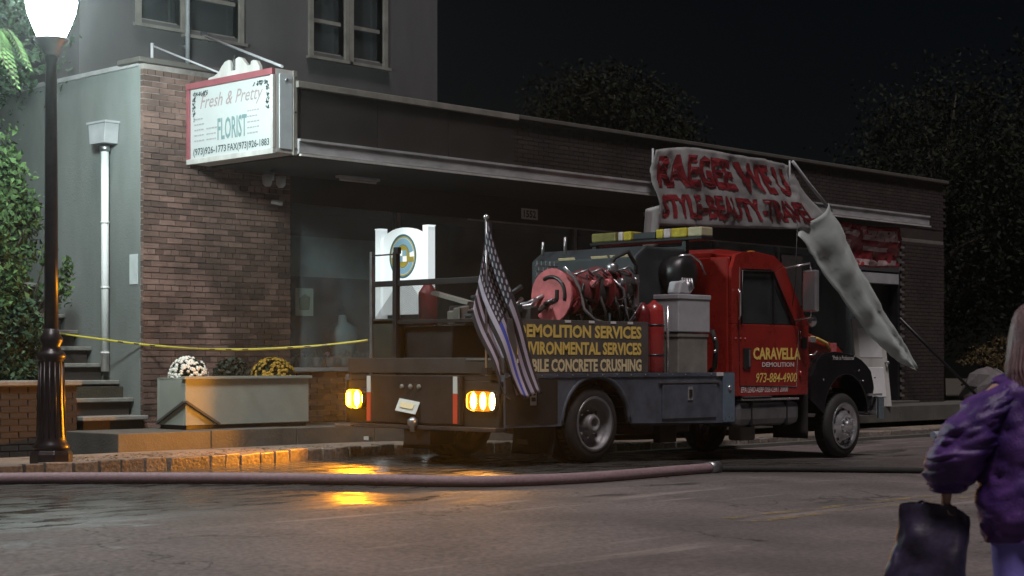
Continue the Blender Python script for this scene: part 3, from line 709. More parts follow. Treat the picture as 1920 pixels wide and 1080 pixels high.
def tail(u, v):
    f = u*(len(path)-1); i = min(int(f), len(path)-2); t = f-i
    x, z, w = [path[i][k]*(1-t)+path[i+1][k]*t for k in range(3)]
    return (x+(v-.5)*w*.9, 14.22+.10*math.sin(v*7+u*3)*w*.8+.05*mnoise.noise((x*2,z*2,v*1.5))+.04*mnoise.noise((x*6,z*5,v*4)), z+(v-.5)*w*.55)
MB().grid(tail, 36, 10).build('hanging_tail', M('banner_back', (.42,.48,.46), .6, var=.07, scale=4, bump=.2, bscale=6), bn, solid=.004)
MB().grid(lambda u, v: (17.55+u*.35-.06*v, 14.33+.05*math.sin(u*7), 2.55+.55*(1-v)+.12*u), 8, 10).build('corner_flap', m_vinyl, bn, solid=.004)
MB().tube([(21.05,14.36,4.06),(21.5,14.36,3.75),(22.1,14.36,3.38)], .025, 6).build('bent_frame', m_boxgrey, bn)
MB().tube([(17.75,14.38,3.52),(17.74,14.36,3.95)], .015, 6).build('frame_post', m_boxgrey, bn); MB().tube([(21.0,14.38,3.52),(21.0,14.38,4.07)], .015, 6).build('frame_post', m_boxgrey, bn)
rb = thing('red_banner', (23.5,14.6,2.9), 'crumpled glossy red plastic banner hanging under the canopy edge', 'banner')
m_redpl = M('red_plastic', (.34,.05,.06), .22, var=.5, scale=5, bump=.6, bscale=7, rvar=.1)
def rbf(u, v):
    x = 22.3+u*2.3; z = 2.64+.10*(1-u)*math.sin(v*3)+(3.30-2.64)*v - .05*math.sin(u*3.1)
    return (x, 14.60+.13*mnoise.noise((x*2.2,z*2,1))+.08*abs(mnoise.noise((x*5-z*3,z*5+x*2,4)))+.03*mnoise.noise((x*14,z*14,2)), z)
MB().grid(rbf, 40, 16).build('sheet', m_redpl, rb, solid=.003)
m_pp = M('banner_print', (.55,.42,.42), .3, var=.3, scale=9, bump=.5, bscale=9)
for (u0, u1, v0, v1) in ((.18,.40,.62,.80),(.48,.92,.60,.88),(.15,.30,.35,.5),(.40,.95,.04,.16),(.5,.8,.35,.45)):
    MB().grid(lambda u, v: tuple(a+b_ for a, b_ in zip(rbf(u0+u*(u1-u0), v0+v*(v1-v0)), (0,-.008,0))), 12, 4).build('print_patch', m_pp, rb)
dp = thing('door_panel', (24.5,15.1,.31), 'white door panel leaning in front of the far shop doorway', 'door')
dc = Vector((24.46,15.12,1.05)); dx = Vector((.95,-.31,0)); dz_ = Vector((-.02,.10,1)).normalized(); dn = dx.cross(dz_).normalized(); dsg = 1 if dn.y < 0 else -1
MB().obox(dc, dx, dn, dz_, .34, .022, .74).build('leaf', m_dirtywhite, dp, .006)
for s in (-1,1): MB().obox(dc+dn*dsg*.022+dz_*s*.33, dx, dn, dz_, .24, .008, .25).build('raised_panel', m_white, dp, .01)
MB().lathe([(.012,0),(.012,-.04),(.028,-.05),(.025,-.08),(0,-.085)], dc+dx*.28+dn*dsg*.02, 'y', 10).build('knob', m_steel, dp)
t = thing('leaning_pole', (28.2,15.2,.3), 'long dark pole leaning against the brick pier beyond the truck', 'pole')
MB().tube([(26.75,15.95,1.86),(28.35,15.15,.33)], .03, 8).build('shaft', m_black, t); MB().lathe([(.04,0),(.045,.05),(.03,.07)], (28.35,15.15,.31), 'z', 8).build('ferrule', m_blackr, t)
t = thing('window_paper', (23.8,16.1,1.9), 'pale paper sheet taped behind the far shop window', 'paper'); box('sheet', m_boxgrey, t, 23.42, 24.0, 16.19, 16.196, 2.02, 2.86); box('tape_strip', m_dirtywhite, t, 23.40, 24.02, 16.184, 16.189, 2.80, 2.84)

# ------------------------------------------------------------------ trees and shrubs
def tree(name, label, base, trunk_h, r0, cc, rad, nclump, nleaf, lsize, lm, bm2, cat='tree', droop=.2, group=None, spread_=.34, seed=0, core=.5):
    global rng; rng = np.random.default_rng(100+seed); r = random.Random(seed)
    t = thing(name, base, label, cat, group); b0 = Vector(base); c = Vector(cc)
    tb = MB(); top = b0.lerp(c, .75); mid = b0.lerp(top, .5)+Vector((r.uniform(-.1,.1), r.uniform(-.1,.1), 0))
    tb.tube([b0, mid, top], [r0, r0*.75, r0*.45], 10); tb.build('trunk', bm2, t)
    cl = rng.normal(size=(nclump,3)); cl /= np.linalg.norm(cl, axis=1)[:,None]; cl *= (core+(1-core)*rng.random((nclump,1))**.6)
    cl = cl*np.array(rad)+np.array(cc)
    lb = MB()
    for k in range(min(nclump, 16)):
        s = mid.lerp(top, r.random()); e = Vector(cl[k]); m_ = s.lerp(e, .5)+Vector((0,0,.12*(e-s).length)); lb.tube([s, m_, e], [r0*.35, r0*.22, r0*.06], 6)
    lb.build('limbs', bm2, t)
    idx = rng.integers(0, nclump, nleaf); sig = np.array(rad)*spread_*(.5+.8*rng.random((nclump,1)))[idx]
    P = cl[idx]+np.clip(rng.normal(size=(nleaf,3)),-1.7,1.7)*sig*.55
    V, F = leaves_mesh(P, lsize, .5, .48, droop); np_build('crown', V, F, lm, t); return t
m_bark = M('bark', (.06,.048,.038), .9, var=.4, scale=12, bump=.9, bscale=25)
def leafm(n, c, c2): return M(n, c, .8, spec=.15, var=.45, scale=3, bump=0, col2=c2, island=.45)
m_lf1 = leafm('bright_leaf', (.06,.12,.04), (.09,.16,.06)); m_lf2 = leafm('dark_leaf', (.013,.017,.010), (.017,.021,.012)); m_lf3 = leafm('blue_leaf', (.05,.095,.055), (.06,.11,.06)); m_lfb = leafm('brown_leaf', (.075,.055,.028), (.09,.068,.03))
tree('leafy_shrub', 'tall bright green shrub lit by the lamp, behind the lamp post', (9.4,16.75,.78), 1.2, .05, (9.38,16.72,2.3), (.42,.34,1.05), 46, 6000, .075, m_lf1, m_bark, 'shrub', seed=1)
tree('leafy_shrub', 'low dark shrub on top of the brick retaining wall', (9.3,16.6,.78), .5, .04, (9.45,16.62,1.25), (.42,.28,.55), 30, 4200, .07, m_lf3, m_bark, 'shrub', seed=2)
tree('leafy_shrub', 'loose sprig shrub leaning over the stone stairs', (9.8,17.2,.78), .8, .03, (10.15,17.0,2.0), (.26,.25,.36), 12, 300, .085, m_lf1, m_bark, 'shrub', seed=3)
tree('street_tree', 'big shade tree whose leaves hang around the lamp globe', (8.6,19.6,.78), 3, .16, (9.3,18.4,5.3), (1.5,1.3,1.3), 60, 9000, .09, m_lf3, m_bark, seed=4, droop=.5)
# a fern-like spray hanging beside the globe
t = thing('leaf_spray', (9.0,16.0,3.9), 'drooping frond of narrow leaflets hanging below the lamp globe', 'branch')
sp = MB(); lf = MB()
for k in range(7):
    a = Vector((9.0+.04*k, 16.4, 4.75-.02*k)); e = Vector((8.82+.07*k, 15.9, 3.95+.10*((k*3) % 4)))
    m_ = a.lerp(e, .5)+Vector((.0,0,.16)); P = [a.lerp(m_, q/6).lerp(m_.lerp(e, q/6), q/6) for q in range(7)]
    sp.tube(P, .005, 5)
    for q in range(26):
        u = .15+.85*q/25; p = a.lerp(m_, u).lerp(m_.lerp(e, u), u); s = 1 if q % 2 else -1
        d = ((e-a).normalized()*.5+Vector((s*.75, -.1, -.35))).normalized(); w = d.cross(Vector((0,1,.3))).normalized()*.012
        l = .11*(1.1-u*.5); lf.add([p, p+d*l*.5+w, p+d*l, p+d*l*.5-w], [(0,1,2,3)])
sp.build('stem', m_bark, t); lf.build('leaflets', m_lf1, t)
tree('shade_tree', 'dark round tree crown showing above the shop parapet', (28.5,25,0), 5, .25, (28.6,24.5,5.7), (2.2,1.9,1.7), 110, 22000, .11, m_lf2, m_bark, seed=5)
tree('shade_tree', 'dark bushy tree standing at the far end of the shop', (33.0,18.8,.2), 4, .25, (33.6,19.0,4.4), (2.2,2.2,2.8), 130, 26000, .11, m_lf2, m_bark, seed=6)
tree('shade_tree', 'dark broad tree beyond the shop, above the violet-tinted person', (37.0,16.6,.2), 5, .3, (37.0,16.8,4.9), (3.0,3.0,3.4), 150, 30000, .12, m_lf2, m_bark, seed=7)
tree('hedge_shrub', 'dry brownish shrub in the garden past the brick pier', (31.5,16.6,.2), .6, .05, (32.2,16.4,1.0), (1.9,.6,.55), 40, 4200, .09, m_lfb, m_bark, 'shrub', seed=8)
tree('hedge_shrub', 'low dark hedge in front of the dry shrub', (34.8,15.6,.2), .6, .05, (34.8,15.8,1.1), (1.9,.6,.9), 30, 3600, .10, m_lf2, m_bark, 'shrub', seed=9)
bo = MB(); r = random.Random(3)
bo.lathe([(.42,0),(.50,.18),(.46,.42),(.34,.62),(.18,.72),(0,.75)], (29.9,15.9,.2), 'z', 12, False)
bo.v = [(x+r.uniform(-.06,.06), y+r.uniform(-.06,.06), z+r.uniform(-.04,.04)) for x, y, z in bo.v]
tag(bo.build('boulder', M('boulder_stone', (.14,.13,.13), .9, var=.3, bump=.8, bscale=20)), 'rounded grey boulder beside the brick pier corner', 'boulder')
# fallen leaves and grit
rng = np.random.default_rng(77)
n = 420; X = 8.6+rng.random(n)**1.3*4.0; Y = np.array([kerb_y(x) for x in X])+.1+rng.random(n)*.75
P = np.stack([X, Y, .118+rng.random(n)*.01], 1); V, F = leaves_mesh(P, .055); V[:,2] = .112+np.abs(V[:,2]-.118)*.25
tag(np_build('fallen_leaves', V, F, m_lfb), 'scatter of fallen brown leaves on the kerb strip', 'leaves', kind='stuff')
n = 1500; X = 3+rng.random(n)*15; Y = 4+rng.random(n)**.7*9.4; P = np.stack([X, Y, [zr(a,b_)+.004 for a, b_ in zip(X,Y)]], 1); V, F = leaves_mesh(P, .022, .8, .7); V[:,2] = np.repeat(P[:,2],4)+np.abs(V[:,2]-np.repeat(P[:,2],4))*.35+.002
tag(np_build('road_grit', V, F, M('grit', (.10,.085,.07), .8, var=.5, island=.5, bump=0)), 'scatter of grit and leaf bits over the asphalt', 'grit', kind='stuff')

# ------------------------------------------------------------------ the demolition truck
X0, YN, YF = 11.94, 11.55, 13.95
YM = (YN+YF)/2
tk = thing('truck', (13.3,YM,0), 'red-cab demolition truck with a grey service bed and flashing amber tail lights', 'truck')
# chassis
MB().box(12.1, 18.4, 12.30, 12.40, .46, .68).box(12.1, 18.4, 13.10, 13.20, .46, .68).build('chassis_rail', m_black, tk)
for x in (13.34, 18.15): MB().tube([(x,11.9,.40 if x < 15 else .29),(x,13.6,.40 if x < 15 else .29)], .07, 10).build('axle', m_black, tk)
MB().lathe([(.02,-.17),(.14,-.12),(.16,0),(.14,.12),(.02,.17)], (13.34,YM,.42), 'x', 14).build('differential', m_blackr, tk)
MB().box(14.5, 15.5, 12.0, 12.3, .24, .55).build('under_tank', m_black, tk, .02)
MB().box(14.6, 14.9, 11.72, 11.82, .16, .42).build('under_bracket', m_blackr, tk, .01)

def wheel(x, y0, z, name, side, dual=False, chrome=False):
    """Wheel whose outer face is at y0; side -1 faces the street, +1 the kerb."""
    r = .405; o = side
    prof = [(.27,0),(.30,-.004),(.345,.0),(.385,.02),(r,.05),(r,.17),(.385,.20),(.33,.215),(.27,.21)]
    w = MB().lathe([(a, y0-o*b_) for a, b_ in prof], (x,0,z), 'y', 40, cap=False).build(name, m_blackr, tk)
    tr = MB()
    for k in range(44):
        t = 2*math.pi*k/44
        tr.obox((x+math.cos(t)*(r+.002), y0-o*.11, z+math.sin(t)*(r+.002)), (-math.sin(t),0,math.cos(t)), (0,1,0), (math.cos(t),0,math.sin(t)), .017, .056, .006)
    tr.build('tread', m_blackr, w)
    rm = m_chrome if chrome else m_tankrim
    if chrome: p2 = [(.272,.01),(.285,-.008),(.268,-.012),(.255,.02),(.225,.035),(.19,.02),(.16,-.02),(.12,-.035),(.085,-.04),(.07,-.075),(.05,-.09),(0,-.092)]
    else: p2 = [(.272,.01),(.283,-.006),(.262,-.01),(.25,.06),(.22,.12),(.15,.13),(.105,.11),(.10,.02),(.085,-.005),(.05,-.008),(.045,.02),(0,.02)]
    rim = MB().lathe([(a, y0-o*b_) for a, b_ in p2], (x,0,z), 'y', 36, cap=False).build('rim', rm, w)
    MB().lathe([(a, y0-o*b_) for a, b_ in [(.272,-.008),(.29,-.012),(.292,-.006),(.275,.0)]], (x,0,z), 'y', 36, cap=False).build('rim_edge', m_steel, w)
    nb = 10 if chrome else 8; rr = .118 if chrome else .14
    for k in range(nb):
        t = 2*math.pi*k/nb; yy = y0 - o*(-.038 if chrome else .122)
        MB().lathe([(.016,0),(.016,-o*-.03),(.009,-o*-.036)], (x+math.cos(t)*rr, yy, z+math.sin(t)*rr), 'y', 6, False).build('lug_nut', m_chrome, rim)
    for k in range(10 if chrome else 5):
        t = 2*math.pi*(k+.5)/(10 if chrome else 5); rh = .205 if chrome else .19
        MB().lathe([(.024,0),(.02,.002),(0,.003)] , (x+math.cos(t)*rh, y0-o*(.018 if chrome else .115), z+math.sin(t)*rh), 'y', 10).build('hand_hole', m_black, rim)
    if dual: MB().lathe([(a, y0-o*(b_+.26)) for a, b_ in prof], (x,0,z), 'y', 32, cap=False).build('inner_tyre', m_blackr, w)
    return w
m_ambers = M('soft_amber_lens', (.8,.3,.02), .3, var=0, bump=0, emit=(1,.36,.02), estr=75)
m_amber_off = M('amber_marker', (.4,.18,.03), .3, var=.2)
m_tankrim = M('grey_rim', (.22,.22,.23), .5, .2, var=.3, scale=9, bump=.1)
wheel(13.34, 11.585, .405, 'rear_wheel', -1, True); wheel(13.34, 13.915, .405, 'rear_wheel', 1, True)
zf = zr(18.15,11.7)+.405
wheel(18.15, 11.60, zf, 'front_wheel', -1, False, True); wheel(18.15, 13.90, zf, 'front_wheel', 1, False, True)

# service bed: side skirts with wheel arch
def skirt(ya, yb):
    arc = [(13.34+.53*math.cos(R(a)), .40+.50*math.sin(R(a))) for a in range(176, 3, -8)]
    poly = [(X0,.40),(12.80,.40)] + arc + [(13.88,.40),(15.74,.36),(15.74,.925),(X0,.925)]
    b = MB(); n = len(poly)
    top = [(x, .925) for x, z in poly[:-2]]
    lo = poly[:-2]                                      # strip of quads between lower outline and top edge
    vs = []
    for y in (ya, yb): vs += [(x, y, z) for x, z in lo] + [(x, y, .925) for x, z in lo]
    k = len(lo); fs = []
    for i in range(k-1):
        fs += [(i, i+1, k+i+1, k+i), (2*k+i, 3*k+i, 3*k+i+1, 2*k+i+1), (i, 2*k+i, 2*k+i+1, i+1), (k+i, k+i+1, 3*k+i+1, 3*k+i)]
    fs += [(0, k, 3*k, 2*k), (k-1, 3*k-1, 4*k-1, 2*k-1)]
    return b.add(vs, fs)
sk = skirt(YN, YN+.06).build('bed_skirt', m_grey_body, tk); skirt(YF-.06, YF).build('bed_skirt', m_grey_body, tk)
arcp = [(13.34+.545*math.cos(R(a)), YN+.02, .40+.515*math.sin(R(a))) for a in range(178, 1, -8)]
MB().tube(arcp, .03, 8).build('wheel_arch_lip', m_grey_body, sk)
box('arch_liner', m_black, tk, 12.83, 13.85, YN+.45, YN+.47, .5, .90)
box('deck', m_tail, tk, X0+.01, 15.72, YN+.062, YF-.062, .87, .922)
box('deck_edge', m_grey_body, sk, X0, 15.74, YN-.012, YN, .895, .94, .004)
box('rear_side_panel', m_tail, sk, X0+.02, 12.72, YN-.008, YN, .43, .88, .004)
dr = box('cabinet_door', m_grey_body, sk, 14.42, 15.40, YN-.016, YN, .43, .81, .006)
box('latch', m_chrome, dr, 14.86, 14.95, YN-.026, YN-.016, .63, .78, .004); box('latch_handle', m_black, dr, 14.88, 14.93, YN-.032, YN-.026, .66, .75)
box('door_gutter', m_steel, sk, 14.36, 15.46, YN-.022, YN, .825, .845)
cp = box('bed_front_panel', M('pale_blue_panel', (.20,.28,.36), .3, .4, var=.2), sk, 15.52, 15.74, YN-.018, YN, .37, .925, .004)
MB().lathe([(.03,-.018),(.03,-.03),(.012,-.035),(.012,-.018)], (15.64,YN,.76), 'y', 12).build('filler_ring', m_chrome, sk)
box('reflector', m_print, sk, 15.40, 15.52, YN-.02, YN-.012, .90, .94)
for x in (14.0,): box('lower_step', m_black, tk, 13.95, 15.6, YN+.05, YN+.4, .36, .39)
box('conspicuity_label', m_print, sk, 12.30, 12.39, YN-.018, YN-.012, .62, .78); box('label_print', m_black, sk, 12.315, 12.375, YN-.0195, YN-.018, .66, .70); box('label_print', m_black, sk, 12.315, 12.375, YN-.0195, YN-.018, .72, .74)
# rear end
tail_ = box('tail_panel', m_tail, tk, X0, X0+.05, YN+.004, YF-.004, .40, .865, .004)
box('tail_rail', M('tail_rail_paint', (.04,.037,.036), .5, var=.35, scale=6), tk, X0+.02, X0+.10, YN+.02, YF-.02, .94, 1.10, .006)
box('rail_lip', m_steel, tk, X0+.005, X0+.02, YN+.12, YN+.55, 1.075, 1.095)
cb = box('tail_box', m_tail, tk, 11.885, X0-.002, 12.12, 13.545, .42, .92, .008)
m_wstrip = M('white_reflector', (.62,.64,.60), .35, var=.05, bump=0); m_rstrip = M('red_reflector_glow', (.55,.07,.035), .35, var=.08, bump=0, emit=(1,.08,.03), estr=.02)  # red strip given a faint glow of its own
for y in (12.155, 13.475):
    box('white_strip', m_wstrip, cb, 11.879, 11.885, y, y+.06, .735, .91); box('red_strip', m_rstrip, cb, 11.879, 11.885, y, y+.06, .43, .732)
for k in range(3): MB().lathe([(.028,-.0),(.026,-.014),(0,-.02)], (11.885,12.72+k*.13,.80), 'x', 12).build('marker_lamp', m_boxtan, cb)
pl = MB().obox((11.86,12.87,.60), (.42,-.05,.9), (0,1,.12), (.9,0,-.42), .075, .155, .003).build('licence_plate', m_wstrip, cb)
MB().obox((11.847,12.87,.605), (.42,-.05,.9), (0,1,.12), (.9,0,-.42), .03, .10, .002).build('plate_print', m_cream, pl)
for (cyy, hw_, brt) in ((11.835,.20,True),(13.69,.13,False)):
    lc = MB(); 
    n = 28; pr = []
    for k in range(n):
        t = 2*math.pi*k/n; cx_, sx_ = math.cos(t), math.sin(t)
        pr.append((cyy+math.copysign(abs(cx_)**.5, cx_)*hw_, .665+math.copysign(abs(sx_)**.5, sx_)*.10))
    lamp = lc.prism(pr, 'x', X0-.012, X0-.001).build('tail_lamp', m_amber_case, tk)
    pr2 = [(cyy+(y-cyy)*1.08, .665+(z-.665)*1.12) for y, z in pr]; bz = MB(); kk = len(pr)  # bezels deepened, most on the kerb side, to block sideways amber light
    bz.add([(xx, y, z) for xx in (X0-(.05 if brt else .105), X0) for q in (pr, pr2) for y, z in q], [f_ for q in range(kk) for f_ in ((q, (q+1) % kk, kk+(q+1) % kk, kk+q), (q, 2*kk+q, 2*kk+(q+1) % kk, (q+1) % kk), (kk+q, kk+(q+1) % kk, 3*kk+(q+1) % kk, 3*kk+q))]).build('bezel', m_black, lamp)
    for k in range(3 if brt else 2):
        y = cyy+(k-(1 if brt else .5))*(.135 if brt else .12)
        b = MB(); m_ = 16
        b.add([(X0-.018, y+.036*math.cos(6.2832*q/m_), .665+.078*math.sin(6.2832*q/m_)) for q in range(m_)] + [(X0-.012, y+.040*math.cos(6.2832*q/m_), .665+.084*math.sin(6.2832*q/m_)) for q in range(m_)],
              [tuple(range(m_))]+[(q, (q+1) % m_, m_+(q+1) % m_, m_+q) for q in range(m_)])
        b.build('bulb_lens', (m_amberw if k == 0 else m_ambers) if brt else m_amber, lamp)
box('bumper', M('bumper_paint', (.06,.05,.05), .4, .3, var=.4, scale=6), tk, X0-.10, X0+.08, YN+.02, YF+.06, .36, .402, .008)
MB().box(X0-.06, X0+.3, 12.55, 12.95, .20, .36).build('hitch', m_black, tk, .01); MB().lathe([(.03,0),(.03,.05),(.055,.07),(.055,.12),(.02,.15)], (X0-.12,12.75,.34), 'z', 14).build('hitch_ball', m_steel, tk)
box('bumper_tip', m_steel, tk, X0-.13, X0-.10, 13.72, 13.98, .37, .395)
MB().box(X0-.02, X0+.02, 13.55, 13.63, .22, .26).build('reflector', m_print, tk)
for y in (11.62, 13.30): MB().grid(lambda u, v, y=y: (12.72+.04*math.sin(v*2), y+u*.58, .10+v*.42), 4, 6).build('mud_flap', m_blackr, tk, solid=.008)
for z in (.16,): box('mud_flap_badge', m_boxtan, tk, 12.70, 12.712, 11.95, 12.10, .20, .25)

# side board with lettering
sb = box('side_board', m_boardgrey, tk, 12.02, 14.20, YN+.01, YN+.045, .942, 1.49, .004)
YT = YN+.006
text('lettering', 'DEMOLITION SERVICES', m_gold, sb, (12.13,YT,1.305), (1,0,0), (0,0,1), 1.95, .135, bold=.04)
text('lettering', 'ENVIRONMENTAL SERVICES', m_gold, sb, (12.13,YT,1.13), (1,0,0), (0,0,1), 1.95, .135, bold=.04)
text('lettering', 'MOBILE CONCRETE CRUSHING', m_cream, sb, (12.13,YT,.955), (1,0,0), (0,0,1), 1.95, .135, bold=.04)
for x in (12.85,13.22,13.57,13.85): box('board_clip', m_print, sb, x, x+.085, YN+.004, YN+.01, 1.462, 1.488)

# red hose reels above the board
def disc(b, x, y, z, r, t, hole=0, n=28):
    if hole: b.lathe([(hole,x),(r,x),(r,x+t),(hole,x+t),(hole,x)], (0,y,z), 'x', n, False)
    else: b.lathe([(0,x),(r,x),(r,x+t),(0,x+t)], (0,y,z), 'x', n, False)
    return b
yr, zrl = 12.02, 1.76
fl = disc(MB(), 13.14, yr, zrl, .29, .03).build('reel_flange', m_pinkred, tk, .006)
# ring groove and hand crank on the end flange
ga = [(yr+.2*math.cos(R(a)), zrl+.2*math.sin(R(a))) for a in range(60, 200, 8)]
MB().tube([(13.138,y,z) for y, z in ga], .022, 6).build('flange_slot', m_black, fl)
MB().bar((13.132,yr+.10,zrl-.10),(13.132,yr-.09,zrl-.04),.02,.035).bar((13.132,yr-.09,zrl-.04),(13.132,yr-.09,zrl+.06),.02,.035).build('crank', m_black, fl); MB().tube([(13.12,yr+.08,zrl-.08),(13.12,yr-.04,zrl-.045)], .016, 6).build('crank_grip', m_steel, fl)
disc(MB(), 13.17, yr, zrl, .14, .22).build('reel_drum', m_reelred, tk)
MB().box(13.18, 13.27, yr-.06, yr+.06, .93, zrl-.2).build('reel_stand', m_reelred, tk, .01)
for k, (xa, l) in enumerate(((13.40,.17),(13.63,.17),(13.86,.17),(14.09,.18))):
    zz = zrl+.03+.02*k
    f2 = disc(MB(), xa, yr, zz, .23+.02*(k % 3), .02).build('reel_flange', m_reelred, tk); disc(MB(), xa+l, yr, zz, .24, .02).build('reel_flange', m_reelred, tk)
    coil = MB()
    for q in range(6):
        a = 6.2832/24
        coil.tube([(xa+.035+q*.026, yr+math.cos(a*j)*.21, zz+math.sin(a*j)*.21) for j in range(25)], .018, 6)
    coil.build('hose_coil', m_blackr if k % 2 else M('red_hose', (.14,.02,.025), .6, var=.3), tk)
    MB().box(xa+.08, xa+.16, yr-.05, yr+.05, .93, zz-.2).build('reel_stand', m_black, tk)
    MB().tube([(xa+.05,yr-.22,zz-.05),(xa+.06,yr-.28,zz-.2),(xa+.1,yr-.27,zz-.45),(xa+.16,yr-.2,1.5)], .018, 6).build('hose_end', m_blackr, tk)
    MB().tube([(xa-.02,yr-.12,zz+.2),(xa+.1,yr-.2,zz+.25),(xa+.24,yr-.16,zz+.19)], .014, 6).build('air_line', m_steel, tk)
    MB().lathe([(.035,0),(.045,.02),(.045,.06),(.02,.07)], (xa+.12,yr-.24,zz+.10), 'x', 10).build('valve', m_pinkred if k < 2 else m_steel, tk)
MB().tube([(13.08,yr-.24,2.05),(13.20,yr-.28,1.94),(13.27,yr-.30,1.80),(13.30,yr-.32,1.62),(13.46,yr-.33,1.50),(13.7,yr-.3,1.47)], .02, 8).build('chrome_pipe', m_chrome, tk)
MB().tube([(13.92,yr-.2,1.95),(14.02,yr-.26,1.85),(14.02,yr-.3,1.6),(14.08,yr-.28,1.48),(14.16,yr-.3,1.55)], .018, 8).build('looped_line', m_steel, tk)
MB().tube([(14.0,yr,2.0),(14.06,yr-.1,2.2),(14.22,yr-.16,2.27),(14.36,yr-.16,2.12),(14.36,yr-.14,1.9)], .025, 8).build('looped_hose', m_blackr, tk)
MB().lathe([(.03,0),(.07,.03),(.07,.09),(.03,.12)], (13.95,yr-.16,2.02), 'z', 12).build('gauge_body', m_steel, tk)

# tall slate equipment cabinet with reflective tape, headboard and light bar
cab2 = MB().prism([(14.46,.925),(15.36,.925),(15.36,2.36),(14.64,2.36),(14.46,2.24)], 'y', 11.95, 13.55).build('equipment_cabinet', m_tankgrey, tk, .03)
for (a, b_) in ((12.02,12.32),(12.36,12.60),(12.85,13.10)): MB().obox((14.452,(a+b_)/2,2.245), (0,1,0), (-.5,0,.86), (.86,0,.5), (b_-a)/2, .014, .003).build('reflective_tape', m_cream, cab2)
MB().tube([(14.45,13.0,2.3),(14.45,13.0,2.5)], .02, 6).build('vent_pipe', m_steel, cab2); MB().tube([(14.45,13.35,2.3),(14.45,13.35,2.46)], .02, 6).build('vent_pipe', m_steel, cab2)
for y in (11.98, 13.35): box('headboard_post', m_tankgrey, tk, 15.40, 15.46, y, y+.06, .925, 2.46)
hb = box('headboard', m_tankgrey, tk, 15.405, 15.455, 12.04, 13.35, 1.2, 2.40, .006)
lb = box('light_bar', m_black, tk, 15.36, 15.60, 11.72, 13.42, 2.462, 2.50, .01)
ylens = M('amber_bar_lens', (.50,.42,.05), .25, var=.35, scale=16, bump=.3, bscale=40); wl2 = M('clear_bar_lens', (.5,.46,.46), .2, var=.3, scale=20, bump=.3)
for (a, b_, mm) in ((11.73,11.93,M('pale_bar_lens',(.5,.46,.30),.25,var=.2)),(11.95,12.18,ylens),(12.19,12.29,wl2),(12.30,12.40,ylens),(12.78,12.90,ylens),(12.91,12.98,wl2),(13.02,13.40,M('olive_bar_lens',(.20,.19,.06),.3,var=.3))):
    MB().box(15.37, 15.59, a, b_, 2.502, 2.61).build('bar_lens', mm, lb, .015)
box('bar_centre', m_tankgrey, lb, 15.38, 15.58, 12.42, 12.76, 2.502, 2.585, .015)
# black air cleaner, valves and gear on the bed in front of the cab
MB().lathe([(.10,-.18),(.19,-.16),(.20,0),(.19,.16),(.10,.18)], (15.05,11.84,2.06), 'y', 20).build('air_cleaner', m_black, tk)
MB().tube([(14.95,11.72,2.25),(15.12,11.70,2.27),(15.30,11.70,2.20),(15.40,11.70,2.06)], .014, 6).build('grab_rail', m_chrome, tk)
for k in range(5):
    MB().tube([(14.86+.05*k,11.68,1.82),(14.90+.05*k,11.64,1.90+.03*(k % 2)),(14.93+.04*k,11.66,2.0)], .016, 6).build('fitting_pipe', m_steel, tk)
MB().lathe([(.04,0),(.055,.03),(.055,.10),(.025,.13)], (15.02,11.66,1.84), 'z', 12).build('regulator', m_steel, tk)
MB().box(14.26, 14.34, 11.80, 11.83, 1.66, 2.02).build('sight_glass', m_steel, tk, .006)
for (x, rr, zt, mm) in ((14.33,.085,1.68,M('dark_red_cyl',(.16,.015,.02),.3,var=.2,coat=.4)),(14.52,.115,1.71,M('red_cyl',(.34,.03,.03),.28,var=.15,coat=.5))):
    c_ = MB().lathe([(rr*.9,.93),(rr,.95),(rr,zt-.10),(rr*.85,zt-.03),(rr*.4,zt),(.02,zt+.03),(0,zt+.03)], (x,11.74,0), 'z', 22).build('red_cylinder', mm, tk)
    for z in (1.12,1.45): MB().lathe([(rr+.002,z),(rr+.005,z+.01),(rr+.002,z+.025)], (x,11.74,0), 'z', 22).build('strap', m_black, c_)
MB().tube([(14.665,11.66,.94),(14.665,11.66,1.68)], .016, 8).build('chrome_pipe', m_chrome, tk)
bx1 = box('storage_bin', m_boxtan, tk, 14.80, 15.34, 11.62, 12.05, .93, 1.37, .012); bx2 = box('storage_bin', m_boxgrey, tk, 14.78, 15.36, 11.60, 12.05, 1.39, 1.80, .012)
box('bin_lid', m_boxgrey, bx2, 14.77, 15.37, 11.59, 12.06, 1.76, 1.815, .008); box('bin_lid', m_boxtan, bx1, 14.79, 15.35, 11.61, 12.06, 1.335, 1.378, .008)
MB().prism([(14.82,1.82),(15.05,1.82),(14.95,1.98),(14.86,1.96)], 'y', 11.62, 11.8).build('rag', m_boxgrey, tk, .02)
MB().tube([(15.42,11.62,1.42),(15.48,11.60,1.25),(15.47,11.62,1.0),(15.5,11.7,.95)], .03, 8).build('brake_hose', m_blackr, tk); 
for z in (1.18,1.32): MB().lathe([(.02,0),(.02,-.02),(0,-.022)], (15.44,11.60,z), 'y', 8).build('glad_hand', m_chrome, tk)

